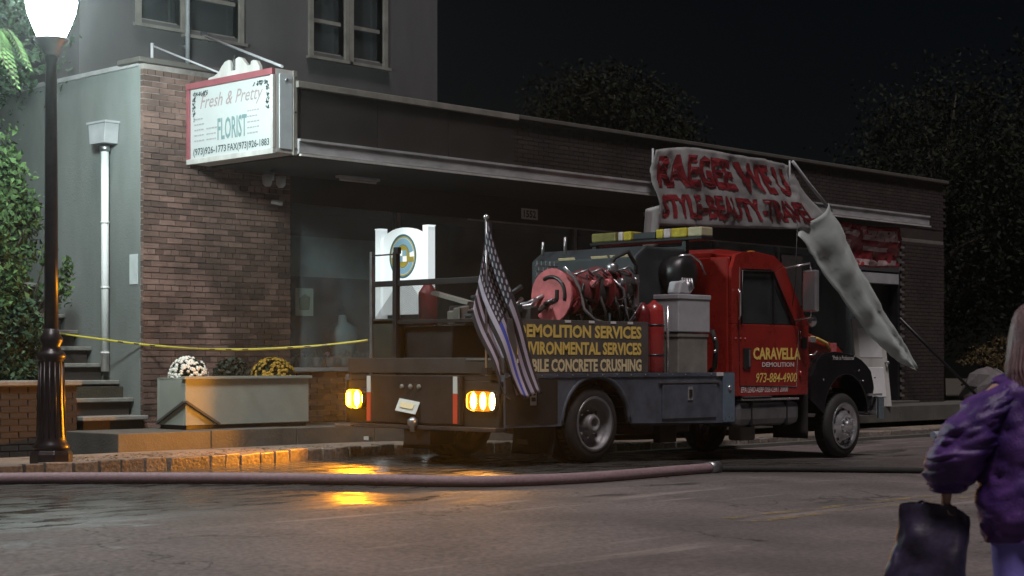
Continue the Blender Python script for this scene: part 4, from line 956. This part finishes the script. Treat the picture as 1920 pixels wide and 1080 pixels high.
# rack on the kerb side of the bed, mesh panel and load
for (y, zt, w) in ((13.56,2.24,.035),(13.17,2.22,.06)): box('rack_post', m_black if w > .05 else m_steel, tk, 11.97, 11.97+w, y, y+w, .925, zt, .004)
box('rack_bar', m_black, tk, 11.975, 12.0, 13.23, 13.56, 2.19, 2.205); MB().box(11.955, 12.01, 13.13, 13.20, 2.20, 2.27).build('post_cap', m_black, tk, .006)
box('tool_cabinet', M('dark_green_steel', (.02,.028,.024), .5, var=.3), tk, 11.99, 12.6, 13.24, 13.60, .925, 1.52, .01)
box('rack_rail', m_black, tk, 11.99, 12.03, 11.95, 13.6, 1.86, 1.92, .004); box('rack_rail', m_black, tk, 11.99, 12.03, 11.95, 13.6, 1.46, 1.50, .004)
ms = MB(); 
for k in range(44):
    y = 12.62+k*.022
    for s in (1,-1):
        y2 = y+s*.36; 
        a, b_ = (y,1.50), (y2,1.86)
        lo, hi = 12.55, 13.58
        if b_[0] > hi: b_ = (hi, 1.50+(hi-y)/.36*.36)
        if b_[0] < lo: b_ = (lo, 1.50+(y-lo)/.36*.36)
        ms.bar((12.01,a[0],a[1]), (12.01,b_[0],b_[1]), .004)
tag(ms.build('mesh_panel', m_black, tk), kind='stuff')
ms = MB()
for k in range(9):
    z = 1.62+k*.06; ms.box(13.36, 13.72, 12.44, 12.45, z, z+.012)
    for j in range(5): ms.box(13.37+j*.07+(k % 2)*.03, 13.376+j*.07+(k % 2)*.03, 12.435, 12.445, z, z+.06)
tag(ms.build('grille_panel', m_steel, tk), kind='stuff')
box('cargo_bin', m_black, tk, 12.1, 13.3, 12.45, 13.2, .925, 1.44, .02); box('cargo_bin', m_black, tk, 13.35, 14.3, 12.5, 13.8, .925, 1.7, .02)
MB().lathe([(.09,1.45),(.10,1.48),(.10,1.80),(.06,1.86),(.03,1.90),(0,1.9)], (12.3,13.03,0), 'z', 16).build('fuel_can', M('red_can', (.22,.03,.03), .5, var=.2), tk)
r = random.Random(11)
for k in range(7):
    x, y = 12.2+r.random()*.8, 12.3+r.random()*.6; z = 1.46+r.random()*.3
    MB().tube([(x,y,z),(x+.2,y-.25-.3*r.random(),z+.08*r.random()),(x+.3,y-.45,z+.12)], .02+.012*r.random(), 7).build('loose_pipe', r.choice([m_steel, m_tankgrey, m_boxtan, m_blackr]), tk)
for k in range(12):
    x, y, z = 13.25+r.random()*1.0, 11.70+r.random()*.25, 1.55+r.random()*.5
    MB().tube([(x,y,z),(x+r.uniform(-.15,.15),y-.06,z+r.uniform(-.1,.12)),(x+r.uniform(-.2,.25),y-.02,z+r.uniform(-.25,.1)),(x+r.uniform(-.1,.3),y+.08,z-r.uniform(0,.3))], r.choice([.008,.012,.018]), 6).build('loose_line', r.choice([m_blackr, m_black, m_reelred, m_steel]), tk)
for k in range(14):
    x, y = 12.12+r.random()*.8, 11.9+r.random()*.9
    MB().obox((x,y,1.50+r.random()*.12), (1,r.uniform(-.6,.6),r.uniform(-.2,.2)), (r.uniform(-.6,.6)*-1,1,0), (0,0,1), .08+.1*r.random(), .05+.06*r.random(), .04+.05*r.random()).build('tool_case', r.choice([m_black, m_boxtan, m_tankgrey, m_blackr]), tk, .01)
MB().obox((12.15,12.5,1.72), (0,.97,.22), (1,0,0), (0,-.22,.97), .28, .05, .02).build('plank', m_boxtan, tk)

# cab
def loft(secs, mat, name, parent, bevel=0):
    n = len(secs[0]); b = MB(); vs = [p for s in secs for p in s]
    fs = [(i*n+k, i*n+(k+1) % n, (i+1)*n+(k+1) % n, (i+1)*n+k) for i in range(len(secs)-1) for k in range(n)]
    b.add(vs, fs); b.add(secs[0], [tuple(range(n))]); b.add(secs[-1], [tuple(range(n-1,-1,-1))]); return b.build(name, mat, parent, bevel)
cz = [(15.76,.66),(17.30,.66),(17.32,1.50),(16.78,2.24),(16.55,2.33),(15.95,2.35),(15.80,2.28),(15.74,2.12)]
# door with window opening: panels built round the opening
def sidepanel(y, yo, nm):
    s = 1 if yo > y else -1
    lower = [(15.76,.66),(17.30,.66),(17.32,1.50),(15.75,1.50)]
    rearp = [(15.75,1.50),(15.92,1.50),(15.93,2.10),(15.96,2.14),(15.96,2.34),(15.82,2.30),(15.745,2.14)]
    topp = [(15.96,2.14),(16.52,2.15),(16.60,2.12),(16.79,2.22),(16.60,2.32),(16.2,2.355),(15.96,2.34)]
    frontp = [(17.02,1.50),(17.32,1.50),(16.80,2.215),(16.60,2.12)]
    for p in (lower, rearp, topp, frontp): MB().prism(p, 'y', y, y+s*.05).build(nm, m_cabred, tk, .008)
sidepanel(YN+.03, YF, 'cab_side'); sidepanel(YF-.03, YN, 'cab_side')
box('cab_back', m_cabred, tk, 15.745, 15.80, YN+.085, YF-.085, .66, 2.28, .02)
loft([[(x, y, z+dz) for x, z in [(15.80,2.29),(16.0,2.345),(16.55,2.325),(16.78,2.235),(16.7,2.20),(15.85,2.20)]] for y, dz in ((YN+.085,0),(YN+.4,.045),(YM,.06),(YF-.4,.045),(YF-.085,0))], m_cabred, 'cab_roof', tk, .01)
MB().prism([(15.93,1.51),(17.01,1.51),(16.59,2.11),(15.94,2.13)], 'y', YN+.055, YN+.062).build('side_window', m_cabglass, tk); MB().prism([(15.93,1.51),(17.01,1.51),(16.59,2.11),(15.94,2.13)], 'y', YF-.062, YF-.055).build('side_window', m_cabglass, tk)
MB().tube([(15.93,YN+.022,1.50),(15.945,YN+.022,2.12),(16.56,YN+.022,2.135),(17.02,YN+.022,1.51)], .011, 6).build('window_seal', m_black, tk)
box('vent_post', m_black, tk, 16.585, 16.615, YN+.03, YN+.052, 1.51, 2.11)
MB().add([(17.29,YN+.10,1.51),(17.29,YF-.10,1.51),(16.79,YF-.12,2.20),(16.79,YN+.12,2.20)], [(0,1,2,3)]).build('windscreen', m_cabglass, tk)
box('dashboard', m_black, tk, 16.95, 17.28, YN+.12, YF-.12, 1.3, 1.49, .03); box('cab_floor', m_black, tk, 15.82, 17.25, YN+.09, YF-.09, .66, .72)
for y in (11.95, 13.05): st = box('seat', m_black, tk, 15.95, 16.45, y, y+.52, .9, 1.12, .05); box('seat_back', m_black, st, 15.88, 16.02, y, y+.52, 1.13, 1.85, .05)
MB().tube([(16.75+.05*math.cos(R(a)),12.2+.2*math.cos(R(a))*0+.2*math.sin(R(a)),1.52+.2*math.cos(R(a))) for a in range(0,361,24)], .014, 6).build('steering_wheel', m_black, tk)
# door shut lines, handle, grab, hinges
MB().tube([(15.90,YN+.027,2.16),(15.88,YN+.027,1.4),(15.90,YN+.027,.78),(17.05,YN+.027,.76),(17.10,YN+.027,1.45)], .006, 5).build('door_seam', m_black, tk)
box('door_handle', m_black, tk, 15.96, 16.10, YN+.012, YN+.03, .98, 1.22, .008); box('handle_lever', m_steel, tk, 16.05, 16.08, YN+.002, YN+.012, 1.0, 1.2, .004)
MB().tube([(15.83,YN+.0,1.55),(15.83,YN-.03,1.6),(15.83,YN-.03,1.85),(15.83,YN+.0,1.9)], .012, 6).build('grab_handle', m_chrome, tk)
for k in range(3): MB().lathe([(.012,0),(.01,-.012),(0,-.014)], (15.82+k*.09,YN+.03,1.33), 'y', 8).build('clearance_light', m_pinkred, tk)
ny = YN+.026
text('lettering', 'CARAVELLA', m_gold, tk, (16.16,ny,1.085), (1,0,0), (0,0,1), .98, .145, bold=.04)
text('lettering', 'DEMOLITION', m_print, tk, (16.34,ny,1.0), (1,0,0), (0,0,1), .66, .055, bold=.02)
text('lettering', '973-884-4900', m_gold, tk, (16.22,ny,.815), (1,0,0), (0,0,1), .84, .115, shear=.2, bold=.012)
text('lettering', 'EPA LEAD-ASBF DSE-CERT 20000', m_print, tk, (15.92,ny,.70), (1,0,0), (0,0,1), .95, .068, shear=.2, bold=.012)
for k in range(5): MB().box(16.60, 16.68, YM-.8+k*.4-.04, YM-.8+k*.4+.04, 2.345+(.03 if k in (1,2,3) else 0), 2.40+(.03 if k in (1,2,3) else 0)).build('roof_marker', m_amber_off, tk, .012)
MB().prism([(16.74,2.20),(17.0,2.15),(17.0,2.165),(16.74,2.225)], 'y', YN+.14, YF-.14).build('sun_visor', m_black, tk, .004)
for y in (12.2, 13.0): MB().tube([(17.30,y,1.53),(17.16,y+.28,1.70),(17.10,y+.42,1.78)], .008, 5).build('wiper', m_black, tk)
MB().tube([(16.95,YN+.06,1.5),(16.99,YN+.0,2.0),(17.0,YN-.02,2.75)], .005, 5).build('aerial', m_black, tk)
for z in (.86, 1.34): MB().tube([(17.13,YN+.02,z),(17.13,YN+.02,z+.09)], .016, 8).build('door_hinge', m_cabred, tk)
for k in range(16): MB().lathe([(.009,0),(.008,-.005),(0,-.007)], (12.0+k*.236,YN-.012,.918), 'y', 6).build('rivet', m_steel, sk)
box('cab_step', m_steel, tk, 15.95, 16.5, YN+.0, YN+.12, .645, .66); box('cowl_vent', m_black, tk, 17.16, 17.28, YN+.022, YN+.03, 1.22, 1.36, .004)
# tall mirror, stack
mr_ = MB().box(16.98, 17.06, YN-.30, YN-.10, 1.66, 2.16).build('mirror', m_chrome, tk, .02)
MB().tube([(17.0,YN+.03,1.55),(17.02,YN-.2,1.60),(17.02,YN-.2,1.68)], .013, 6).build('mirror_arm', m_chrome, mr_); MB().tube([(16.82,YN+.06,2.18),(17.0,YN-.2,2.24),(17.02,YN-.2,2.15)], .013, 6).build('mirror_arm', m_chrome, mr_)
MB().lathe([(.03,0),(.07,.03),(.075,.05),(0,.06)], (17.05,YN-.16,1.55), 'x', 14).build('convex_mirror', m_chrome, mr_)
box('mirror', m_black, tk, 16.98, 17.06, YF+.10, YF+.28, 1.66, 2.14, .02)
# bonnet, fenders, grille, bumper
def sec(x, hw, zt, zb): return [(x, YM-hw, zb), (x, YM-hw, zt-.16), (x, YM-hw+.05, zt-.06), (x, YM-hw+.20, zt), (x, YM, zt+.035), (x, YM+hw-.20, zt), (x, YM+hw-.05, zt-.06), (x, YM+hw, zt-.16), (x, YM+hw, zb)]
loft([sec(17.33,1.10,1.50,.70), sec(17.6,1.02,1.47,.75), sec(18.1,.92,1.40,.75), sec(18.55,.84,1.32,.72), sec(18.80,.78,1.22,.70)], m_cabred, 'bonnet', tk, .01)
for sgn, y0, y1 in ((1,YN+.02,YN+.50),(-1,YF-.50,YF-.02)):
    arc = [(18.15+.50*math.cos(R(a)), .42+.50*math.sin(R(a))) for a in range(178, 2, -8)]
    out = [(17.42,.60),(17.44,.85),(17.56,1.08),(17.72,1.17),(18.0,1.19),(18.35,1.16),(18.60,1.08),(18.80,.95),(18.88,.74),(18.86,.68)]
    # fender as a strip of quads between arch and outline
    m_ = 24; ins = [(18.15+.50*math.cos(R(178-176*k/(m_-1))), .40+.50*math.sin(R(178-176*k/(m_-1)))) for k in range(m_)]
    def along(t):
        f = t*(len(out)-1); i = min(int(f), len(out)-2); q = f-i; return (out[i][0]*(1-q)+out[i+1][0]*q, out[i][1]*(1-q)+out[i+1][1]*q)
    outs = [along(k/(m_-1)) for k in range(m_)]
    vs = []
    for y, dz in ((y0,0),(y1,0)): vs += [(x, y, z) for x, z in ins]+[(x, y+(.05 if y == y0 and sgn > 0 else (-.05 if y == y1 and sgn < 0 else 0)), z) for x, z in outs]
    fs = []
    for k in range(m_-1): fs += [(k, k+1, m_+k+1, m_+k), (2*m_+k, 3*m_+k, 3*m_+k+1, 2*m_+k+1), (k, 2*m_+k, 2*m_+k+1, k+1), (m_+k, m_+k+1, 3*m_+k+1, 3*m_+k)]
    fs += [(0, m_, 3*m_, 2*m_), (m_-1, 3*m_-1, 4*m_-1, 2*m_-1)]
    fn = MB().add(vs, fs, False).build('fender', M('gloss_black', (.012,.012,.014), .18, var=.2, scale=4, bump=.03, coat=.5), tk, .02)
    if sgn > 0:
        text('lettering', '"Pride is Professional"', m_print, fn, (17.86,YN+.042,1.085), (1,0,0), (0,0,1), .52, .055, shear=.25, bold=.0)
        for x, z in ((17.62,.84),(18.42,.95),(18.52,.82),(18.80,.86)): MB().lathe([(.014,0),(.012,-.01),(0,-.012)], (x,YN+.018,z), 'y', 8).build('fender_bolt', m_chrome, fn)
MB().tube([(17.50,11.66,1.36),(17.72,11.73,1.35),(18.05,11.80,1.29),(18.18,11.84,1.22)], .022, 6).build('bonnet_trim', m_gold, tk)
box('bonnet_latch', m_chrome, tk, 17.44, 17.56, 11.63, 11.67, 1.30, 1.37, .006); box('bonnet_badge', m_pinkred, tk, 18.18, 18.28, 11.80, 11.84, 1.16, 1.30, .006)
MB().tube([(17.40,11.63,1.14),(17.50,11.62,1.15),(17.56,11.62,1.19)], .01, 6).build('bonnet_handle', m_chrome, tk)
gr = box('grille', m_black, tk, 18.80, 18.84, YM-.62, YM+.62, .72, 1.14)
for k in range(6): box('grille_bar', m_chrome, gr, 18.84, 18.86, YM-.60, YM+.60, .75+k*.065, .775+k*.065)
for y in (11.72,13.30): MB().box(18.80, 18.88, y, y+.42, .80, 1.0).build('headlight', m_winglass, tk, .02)
MB().prism([(18.86,.37),(18.97,.36),(18.99,.60),(18.86,.62)], 'y', YN+.02, YF-.02).build('front_bumper', m_chrome, tk, .012)
MB().box(18.66, 18.97, YN+.01, YN+.05, .625, .655).build('bumper_top', m_chrome, tk)
MB().prism([(18.86,.34),(18.98,.32),(18.99,.60),(18.86,.61)], 'y', YN-.01, YN+.02).build('bumper_end', M('pale_blue_chrome', (.45,.62,.70), .2, .9, var=.1), tk, .006)
# fuel tank step and cab step
ft = MB().box(15.86, 17.18, YN+.05, YN+.60, .30, .60).build('fuel_tank', m_steel, tk, .09)
for x in (16.14,16.86): MB().box(x, x+.05, YN+.042, YN+.60, .294, .606).build('tank_strap', m_black, ft, .05)
box('tank_step', m_chrome, ft, 15.95, 17.1, YN+.02, YN+.20, .605, .63, .004); MB().box(16.3,16.6,YN+.3,YN+.5,.12,.30).build('tank_bracket', m_boxtan, ft, .03)
MB().grid(lambda u, v: (17.36+.02*math.sin(u*5), 11.62+u*.5, .12+v*.62), 4, 6).build('mud_flap', m_blackr, tk, solid=.008)

# ------------------------------------------------------------------ flag on its pole at the truck's rear corner
def flag_mat():
    m = bpy.data.materials.new('striped_flag'); m.use_nodes = True; N = m.node_tree.nodes; L = m.node_tree.links; B = N['Principled BSDF']
    uv = N.new('ShaderNodeUVMap'); uv.uv_map = 'UV'; sp_ = N.new('ShaderNodeSeparateXYZ'); L.new(uv.outputs[0], sp_.inputs[0]); U, V = sp_.outputs['X'], sp_.outputs['Y']
    def mth(op, a, b=0):
        n = N.new('ShaderNodeMath'); n.operation = op
        for i, x in enumerate((a,b)):
            if isinstance(x, (int,float)): n.inputs[i].default_value = x
            else: L.new(x, n.inputs[i])
        return n.outputs[0]
    def mix(f, a, b):
        n = N.new('ShaderNodeMix'); n.data_type = 'RGBA'; L.new(f, n.inputs['Factor'])
        for k, x in (('A',a),('B',b)):
            if isinstance(x, tuple): n.inputs[k].default_value = (*x,1)
            else: L.new(x, n.inputs[k])
        return n.outputs['Result']
    s = mth('FLOOR', mth('MULTIPLY', V, 13))
    white = mth('COMPARE', mth('MODULO', s, 2), 1); 
    c = mix(white, (.03,.028,.035), (.46,.41,.50))
    blue = N.new('ShaderNodeMath'); blue.operation = 'COMPARE'; L.new(s, blue.inputs[0]); blue.inputs[1].default_value = 6; blue.inputs[2].default_value = .4
    c = mix(blue.outputs[0], c, (.05,.08,.46))
    un = mth('MULTIPLY', mth('LESS_THAN', U, .42), mth('GREATER_THAN', V, .46))
    fu = mth('SUBTRACT', mth('FRACT', mth('MULTIPLY', U, 22)), .5); fv = mth('SUBTRACT', mth('FRACT', mth('MULTIPLY', V, 15)), .5)
    star = mth('LESS_THAN', mth('ADD', mth('MULTIPLY', fu, fu), mth('MULTIPLY', fv, fv)), .085)
    c = mix(un, c, mix(star, (.03,.03,.045), (.42,.42,.48)))
    L.new(c, B.inputs['Base Color']); B.inputs['Roughness'].default_value = .8; return m
fg = thing('flag', (11.86,11.72,.92), 'black and white striped flag with a blue stripe drooping at the truck bed corner', 'flag')
MB().tube([(11.88,11.74,.92),(11.88,11.74,2.48)], .013, 8).build('pole', m_steel, fg); MB().lathe([(.014,0),(.03,.02),(.03,.04),(0,.06)], (11.88,11.74,2.47), 'z', 10).build('finial', m_chrome, fg); MB().box(11.85,11.93,11.70,11.78,.93,1.0).build('socket', m_black, fg)
# limp cloth: hoist on the pole, fly end fallen to the lower outside corner in soft folds
def flagp(u, v):
    A_ = Vector((11.885,11.715,2.45)).lerp(Vector((12.40,11.45,.74)), u); B2 = Vector((11.84,11.90,1.50)).lerp(Vector((12.0,11.55,.70)), u)
    p = B2.lerp(A_, v)
    fold = math.sin(v*15+u*2.2)*.05+math.sin(v*8-u*3)*.04
    k = min(1, .25+u*1.6+(1-v)*.8)
    return (p.x-.035-.72*fold*k*.9, p.y-.035-.69*fold*k*.9+.02*math.sin(u*9), p.z-.05*math.sin(u*3.14)*(1-v)+.02*math.sin(v*12+u*4)*k)
NU, NV = 44, 26
b = MB().grid(flagp, NU, NV)
uvs = [(i/NU, j/NV) for j in range(NV+1) for i in range(NU+1)]
b.build('cloth', flag_mat(), fg, uv=uvs, solid=.003)

# ------------------------------------------------------------------ the person with a bag, close to the camera
PB = Vector((7.035, 3.495, zr(7.0,3.53))); PR = Vector((.692,-.722,0)); PF = Vector((.722,.692,0))
def pp(l, d, h): return PB + PR*l + PF*d + Vector((0,0,h))
def skin(name, verts, edges, mat, parent, sub=2, disp=0, dscale=.1):
    """A continuous surface grown over a joint skeleton; each vertex is (l, d, h, radius_a, radius_b)."""
    o0 = Vector(ORG[parent.name]); me = bpy.data.meshes.new(name)
    me.from_pydata([tuple(pp(*v[:3])-o0) for v in verts], edges, []); me.update()
    o = bpy.data.objects.new(name, me); COL.objects.link(o); o.parent = parent; ORG[o.name] = tuple(o0)
    md = o.modifiers.new('skin', 'SKIN'); md.use_smooth_shade = True; md.branch_smoothing = .6
    for i, v in enumerate(verts):
        me.skin_vertices[0].data[i].radius = (v[3], v[4] if len(v) > 4 else v[3]); me.skin_vertices[0].data[i].use_root = (i == 0)
    s_ = o.modifiers.new('sub', 'SUBSURF'); s_.levels = sub; s_.render_levels = sub
    if disp:
        tx = bpy.data.textures.new('folds', 'CLOUDS'); tx.noise_scale = dscale
        dm = o.modifiers.new('folds', 'DISPLACE'); dm.texture = tx; dm.strength = disp; dm.mid_level = .5; dm.texture_coords = 'LOCAL'
    me.materials.append(mat); return o
pe = thing('person', tuple(PB), 'person in jacket and trousers tinted as if by violet light, seen from behind, a dark bag in hand', 'person')
m_skin = M('skin', (.42,.26,.20), .5, var=.1, bump=.05); m_hair = M('hair', (.17,.10,.11), .5, var=.4, scale=40, bump=.4, bscale=90, streak=.15)
m_jack = M('violet_light_jacket', (.05,.018,.30), .5, var=.75, scale=5, bump=.35, bscale=120, col2=(.09,.035,.17)); m_trou = M('violet_light_trousers', (.26,.22,.72), .75, var=.15, scale=6, bump=.15)  # violet of unseen emergency lights put into jacket and trouser colours
body = [(0,0,.78,.13,.10),(0,0,.95,.12,.09),(0,0,1.10,.14,.10),(0,.01,1.22,.06,.06),(0,.02,1.29,.05,.05),(0,.03,1.36,.082,.09),(0,.03,1.44,.088,.10),(0,.03,1.50,.05,.06),
        (-.16,0,1.15,.05,.05),(-.36,.0,.89,.04,.04),(-.395,.03,.69,.033,.033),(-.40,.04,.63,.036,.02),
        (.17,0,1.17,.055,.055),(.28,.03,.92,.045,.045),(.22,.14,.74,.033,.033),(.20,.17,.69,.036,.02),
        (-.09,0,.70,.085,.085),(-.10,-.01,.42,.06,.06),(-.10,-.02,.09,.04,.04),(-.11,.12,.03,.045,.03),
        (.09,0,.70,.085,.085),(.10,.02,.42,.06,.06),(.10,.0,.09,.04,.04),(.11,.14,.03,.045,.03)]
bed_ = [(0,1),(1,2),(2,3),(3,4),(4,5),(5,6),(6,7),(2,8),(8,9),(9,10),(10,11),(2,12),(12,13),(13,14),(14,15),(0,16),(16,17),(17,18),(18,19),(0,20),(20,21),(21,22),(22,23)]
# fingers of the carrying hand, curled round the bag handles, and of the other hand
def fingers(root, s):
    global body, bed_
    l0, d0, h0 = body[root][:3]
    for k in range(4):
        off = (k-1.5)*.019; ln = (.032,.037,.035,.027)[k]; i = len(body)
        body += [(l0+s*.004, d0+off, h0-.03, .009), (l0-s*.012, d0+off, h0-.03-ln, .0085), (l0-s*.034, d0+off, h0-.035-ln*.8, .008), (l0-s*.04, d0+off, h0-.022, .007)]
        bed_ += [(root,i),(i,i+1),(i+1,i+2),(i+2,i+3)]
    i = len(body); body += [(l0-s*.02, d0+.04, h0-.01, .010), (l0-s*.036, d0+.035, h0-.035, .009), (l0-s*.042, d0+.02, h0-.055, .008)]; bed_ += [(root,i),(i,i+1),(i+1,i+2)]
fingers(11, -1); fingers(15, 1)
pb = skin('body', body, bed_, m_skin, pe)
# face on the far side of the head
for l in (-.032,.032): MB().lathe([(.0,-.012),(.011,-.004),(.012,.004),(0,.012)], pp(l,.122,1.405), 'z', 8).build('eye', m_print, pe)
MB().tube([pp(0,.115,1.415), pp(0,.142,1.375), pp(0,.125,1.365)], [.008,.014,.01], 8).build('nose', m_skin, pe); MB().tube([pp(-.024,.118,1.335), pp(0,.128,1.333), pp(.024,.118,1.335)], .006, 6).build('mouth', m_pinkred, pe)
for l in (-.088,.088): MB().lathe([(.005,-.03),(.018,-.01),(.02,.012),(.008,.03)], pp(l,.02,1.395), 'z', 8).build('ear', m_skin, pe)
jb = MB()
prof = [(.47,.235,.17),(.50,.25,.185),(.58,.265,.195),(.70,.255,.185),(.82,.245,.175),(.95,.24,.165),(1.06,.235,.15),(1.13,.215,.135),(1.18,.17,.115),(1.215,.11,.09),(1.25,.078,.075),(1.275,.07,.07)]
def crease(l, d, h, a):                                 # soft down-filled folds with tighter creases between them
    return a*(.9*mnoise.noise((l*5,d*5,h*9))+1.1*abs(mnoise.noise((l*9+3,d*9,h*17)))+.5*mnoise.noise((l*22,d*22,h*26)))
def torso(u, v):
    f = v*(len(prof)-1); i_ = min(int(f), len(prof)-2); q = f-i_
    h, a_, b_ = [prof[i_][k]*(1-q)+prof[i_+1][k]*q for k in range(3)]
    t = 2*math.pi*u; cl, cd = math.cos(t), math.sin(t); k = crease(cl*a_, cd*b_, h, .028)
    return tuple(pp(cl*(a_+k), cd*(b_+k), h+.02*cl*(1-v)))
jb.grid(torso, 64, 70)
def sleeve(path, side):
    def fn(u, v):
        f = v*(len(path)-1); i_ = min(int(f), len(path)-2); q = f-i_; q2 = q*q*(3-2*q)*.5+q*.5
        l, d, h, r_ = [path[i_][k]*(1-q2)+path[i_+1][k]*q2 for k in range(4)]
        t = 2*math.pi*u; k = crease(l+math.cos(t)*r_, d+math.sin(t)*r_, h*1.6, .026)*min(1, r_*9)
        return tuple(pp(l+math.cos(t)*(r_+k), d+math.sin(t)*(r_*.95+k), h+side*math.cos(t)*r_*.45*(1-v)))
    return fn
jb.grid(sleeve([(-.13,0,1.175,.07),(-.20,0,1.12,.115),(-.27,-.015,1.03,.135),(-.315,-.02,.94,.14),(-.345,-.02,.86,.142),(-.365,0,.78,.132),(-.38,.015,.715,.11),(-.39,.03,.68,.075),(-.392,.03,.665,.05)], 1), 48, 60)
jb.grid(sleeve([(.13,0,1.175,.07),(.20,0,1.12,.11),(.27,.01,1.02,.125),(.30,.03,.92,.125),(.29,.07,.84,.115),(.25,.12,.77,.09),(.225,.14,.74,.055)], -1), 40, 44)
jb.build('jacket', m_jack, pe)
tr = MB()
for s, d in ((-1,-.01),(1,.01)):
    tr.tube([pp(s*.075,0,.70), pp(s*.085,0,.60), pp(s*.095,d,.45), pp(s*.10,d*1.5,.25), pp(s*.10,d*2,.08)], [.135,.135,.115,.095,.09], 20)
tr.build('trousers', m_trou, pe)
for s, d in ((-1,-.02),(1,0)): skin('shoe', [(s*.10,d-.05,.05,.05,.05),(s*.105,d+.06,.045,.05,.04),(s*.11,d+.16,.035,.045,.03)], [(0,1),(1,2)], m_black, pe)
hb_ = MB()
r = random.Random(21)
for k in range(520):                                   # long locks over crown, nape and shoulders
    a = R(r.uniform(95, 445)); el = r.uniform(.25, 1.35)
    q = Vector((math.cos(a)*math.cos(el)*.098, math.sin(a)*math.cos(el)*.112, math.sin(el)*.115))
    if q.y > .06 and el < .7: continue
    base_ = (q.x, .03+q.y, 1.405+q.z); ln = r.uniform(.26,.36); sx = math.cos(a)*.11; sd = math.sin(a)*.115
    hb_.tube([pp(q.x*.3, .03+q.y*.3, 1.52), pp(*base_), pp(sx*1.0, .03+min(sd,.05), 1.36), pp(sx*1.12+r.uniform(-.02,.02), .0+min(sd,.0)*1.15, 1.36-ln*.5), pp(sx*1.25+r.uniform(-.03,.03), -.03+min(sd,0)*1.2, 1.36-ln)], [.006,.009,.009,.008,.002], 5)
hb_.build('hair', m_hair, pe)
# dark bag held low at the side
bg = thing('handbag', tuple(pp(-.42,.03,.18)), 'dark soft shopping bag hanging from the hand of the violet-tinted person', 'bag')
m_bag = M('bag_cloth', (.02,.016,.03), .5, var=.5, scale=9, bump=.5, bscale=14, col2=(.035,.028,.07))
def bagp(u, v):
    t = 2*math.pi*u; w = .165-.01*v; de = .095*(1-.6*v)+.012*math.sin(v*6+t*2)
    l = -.465+w*math.copysign(abs(math.cos(t))**.6, math.cos(t))*(1+.12*(1-v))+.02*v; d = .04+de*math.copysign(abs(math.sin(t))**.8, math.sin(t))
    kz = .022*mnoise.noise((l*7,d*9,v*3))+.014*abs(mnoise.noise((l*16,d*12,v*5+l*9)))
    return tuple(pp(l-.05*(1-v)+kz, d+kz*1.6, .17+.43*v-.015*math.cos(t*2)*v-.03*math.cos(t)*v))
b = MB().grid(bagp, 40, 24); b.add([bagp(i/40,0) for i in range(40)], [tuple(range(40))]); b.build('pouch', m_bag, bg)
for d in (.01,.075): MB().tube([pp(-.55,d,.60), pp(-.50,d,.625), pp(-.435,.04,.605), pp(-.38,.04,.60), pp(-.36,d,.585)], .006, 6).build('handle', m_bag, bg)

# ------------------------------------------------------------------ thin smoke in the air
hz = MB().box(-44, 99, -44, 69, -1.6, 11.5).build('haze', bpy.data.materials.new('thin_smoke')); hz['kind'] = 'stuff'
hm = hz.data.materials[0]; hm.use_nodes = True; N = hm.node_tree.nodes; N.remove(N['Principled BSDF'])
pv = N.new('ShaderNodeVolumePrincipled'); pv.inputs['Color'].default_value = (.86,.93,.95,1); pv.inputs['Density'].default_value = .0009; pv.inputs['Anisotropy'].default_value = .85
hm.node_tree.links.new(pv.outputs[0], N['Material Output'].inputs['Volume'])
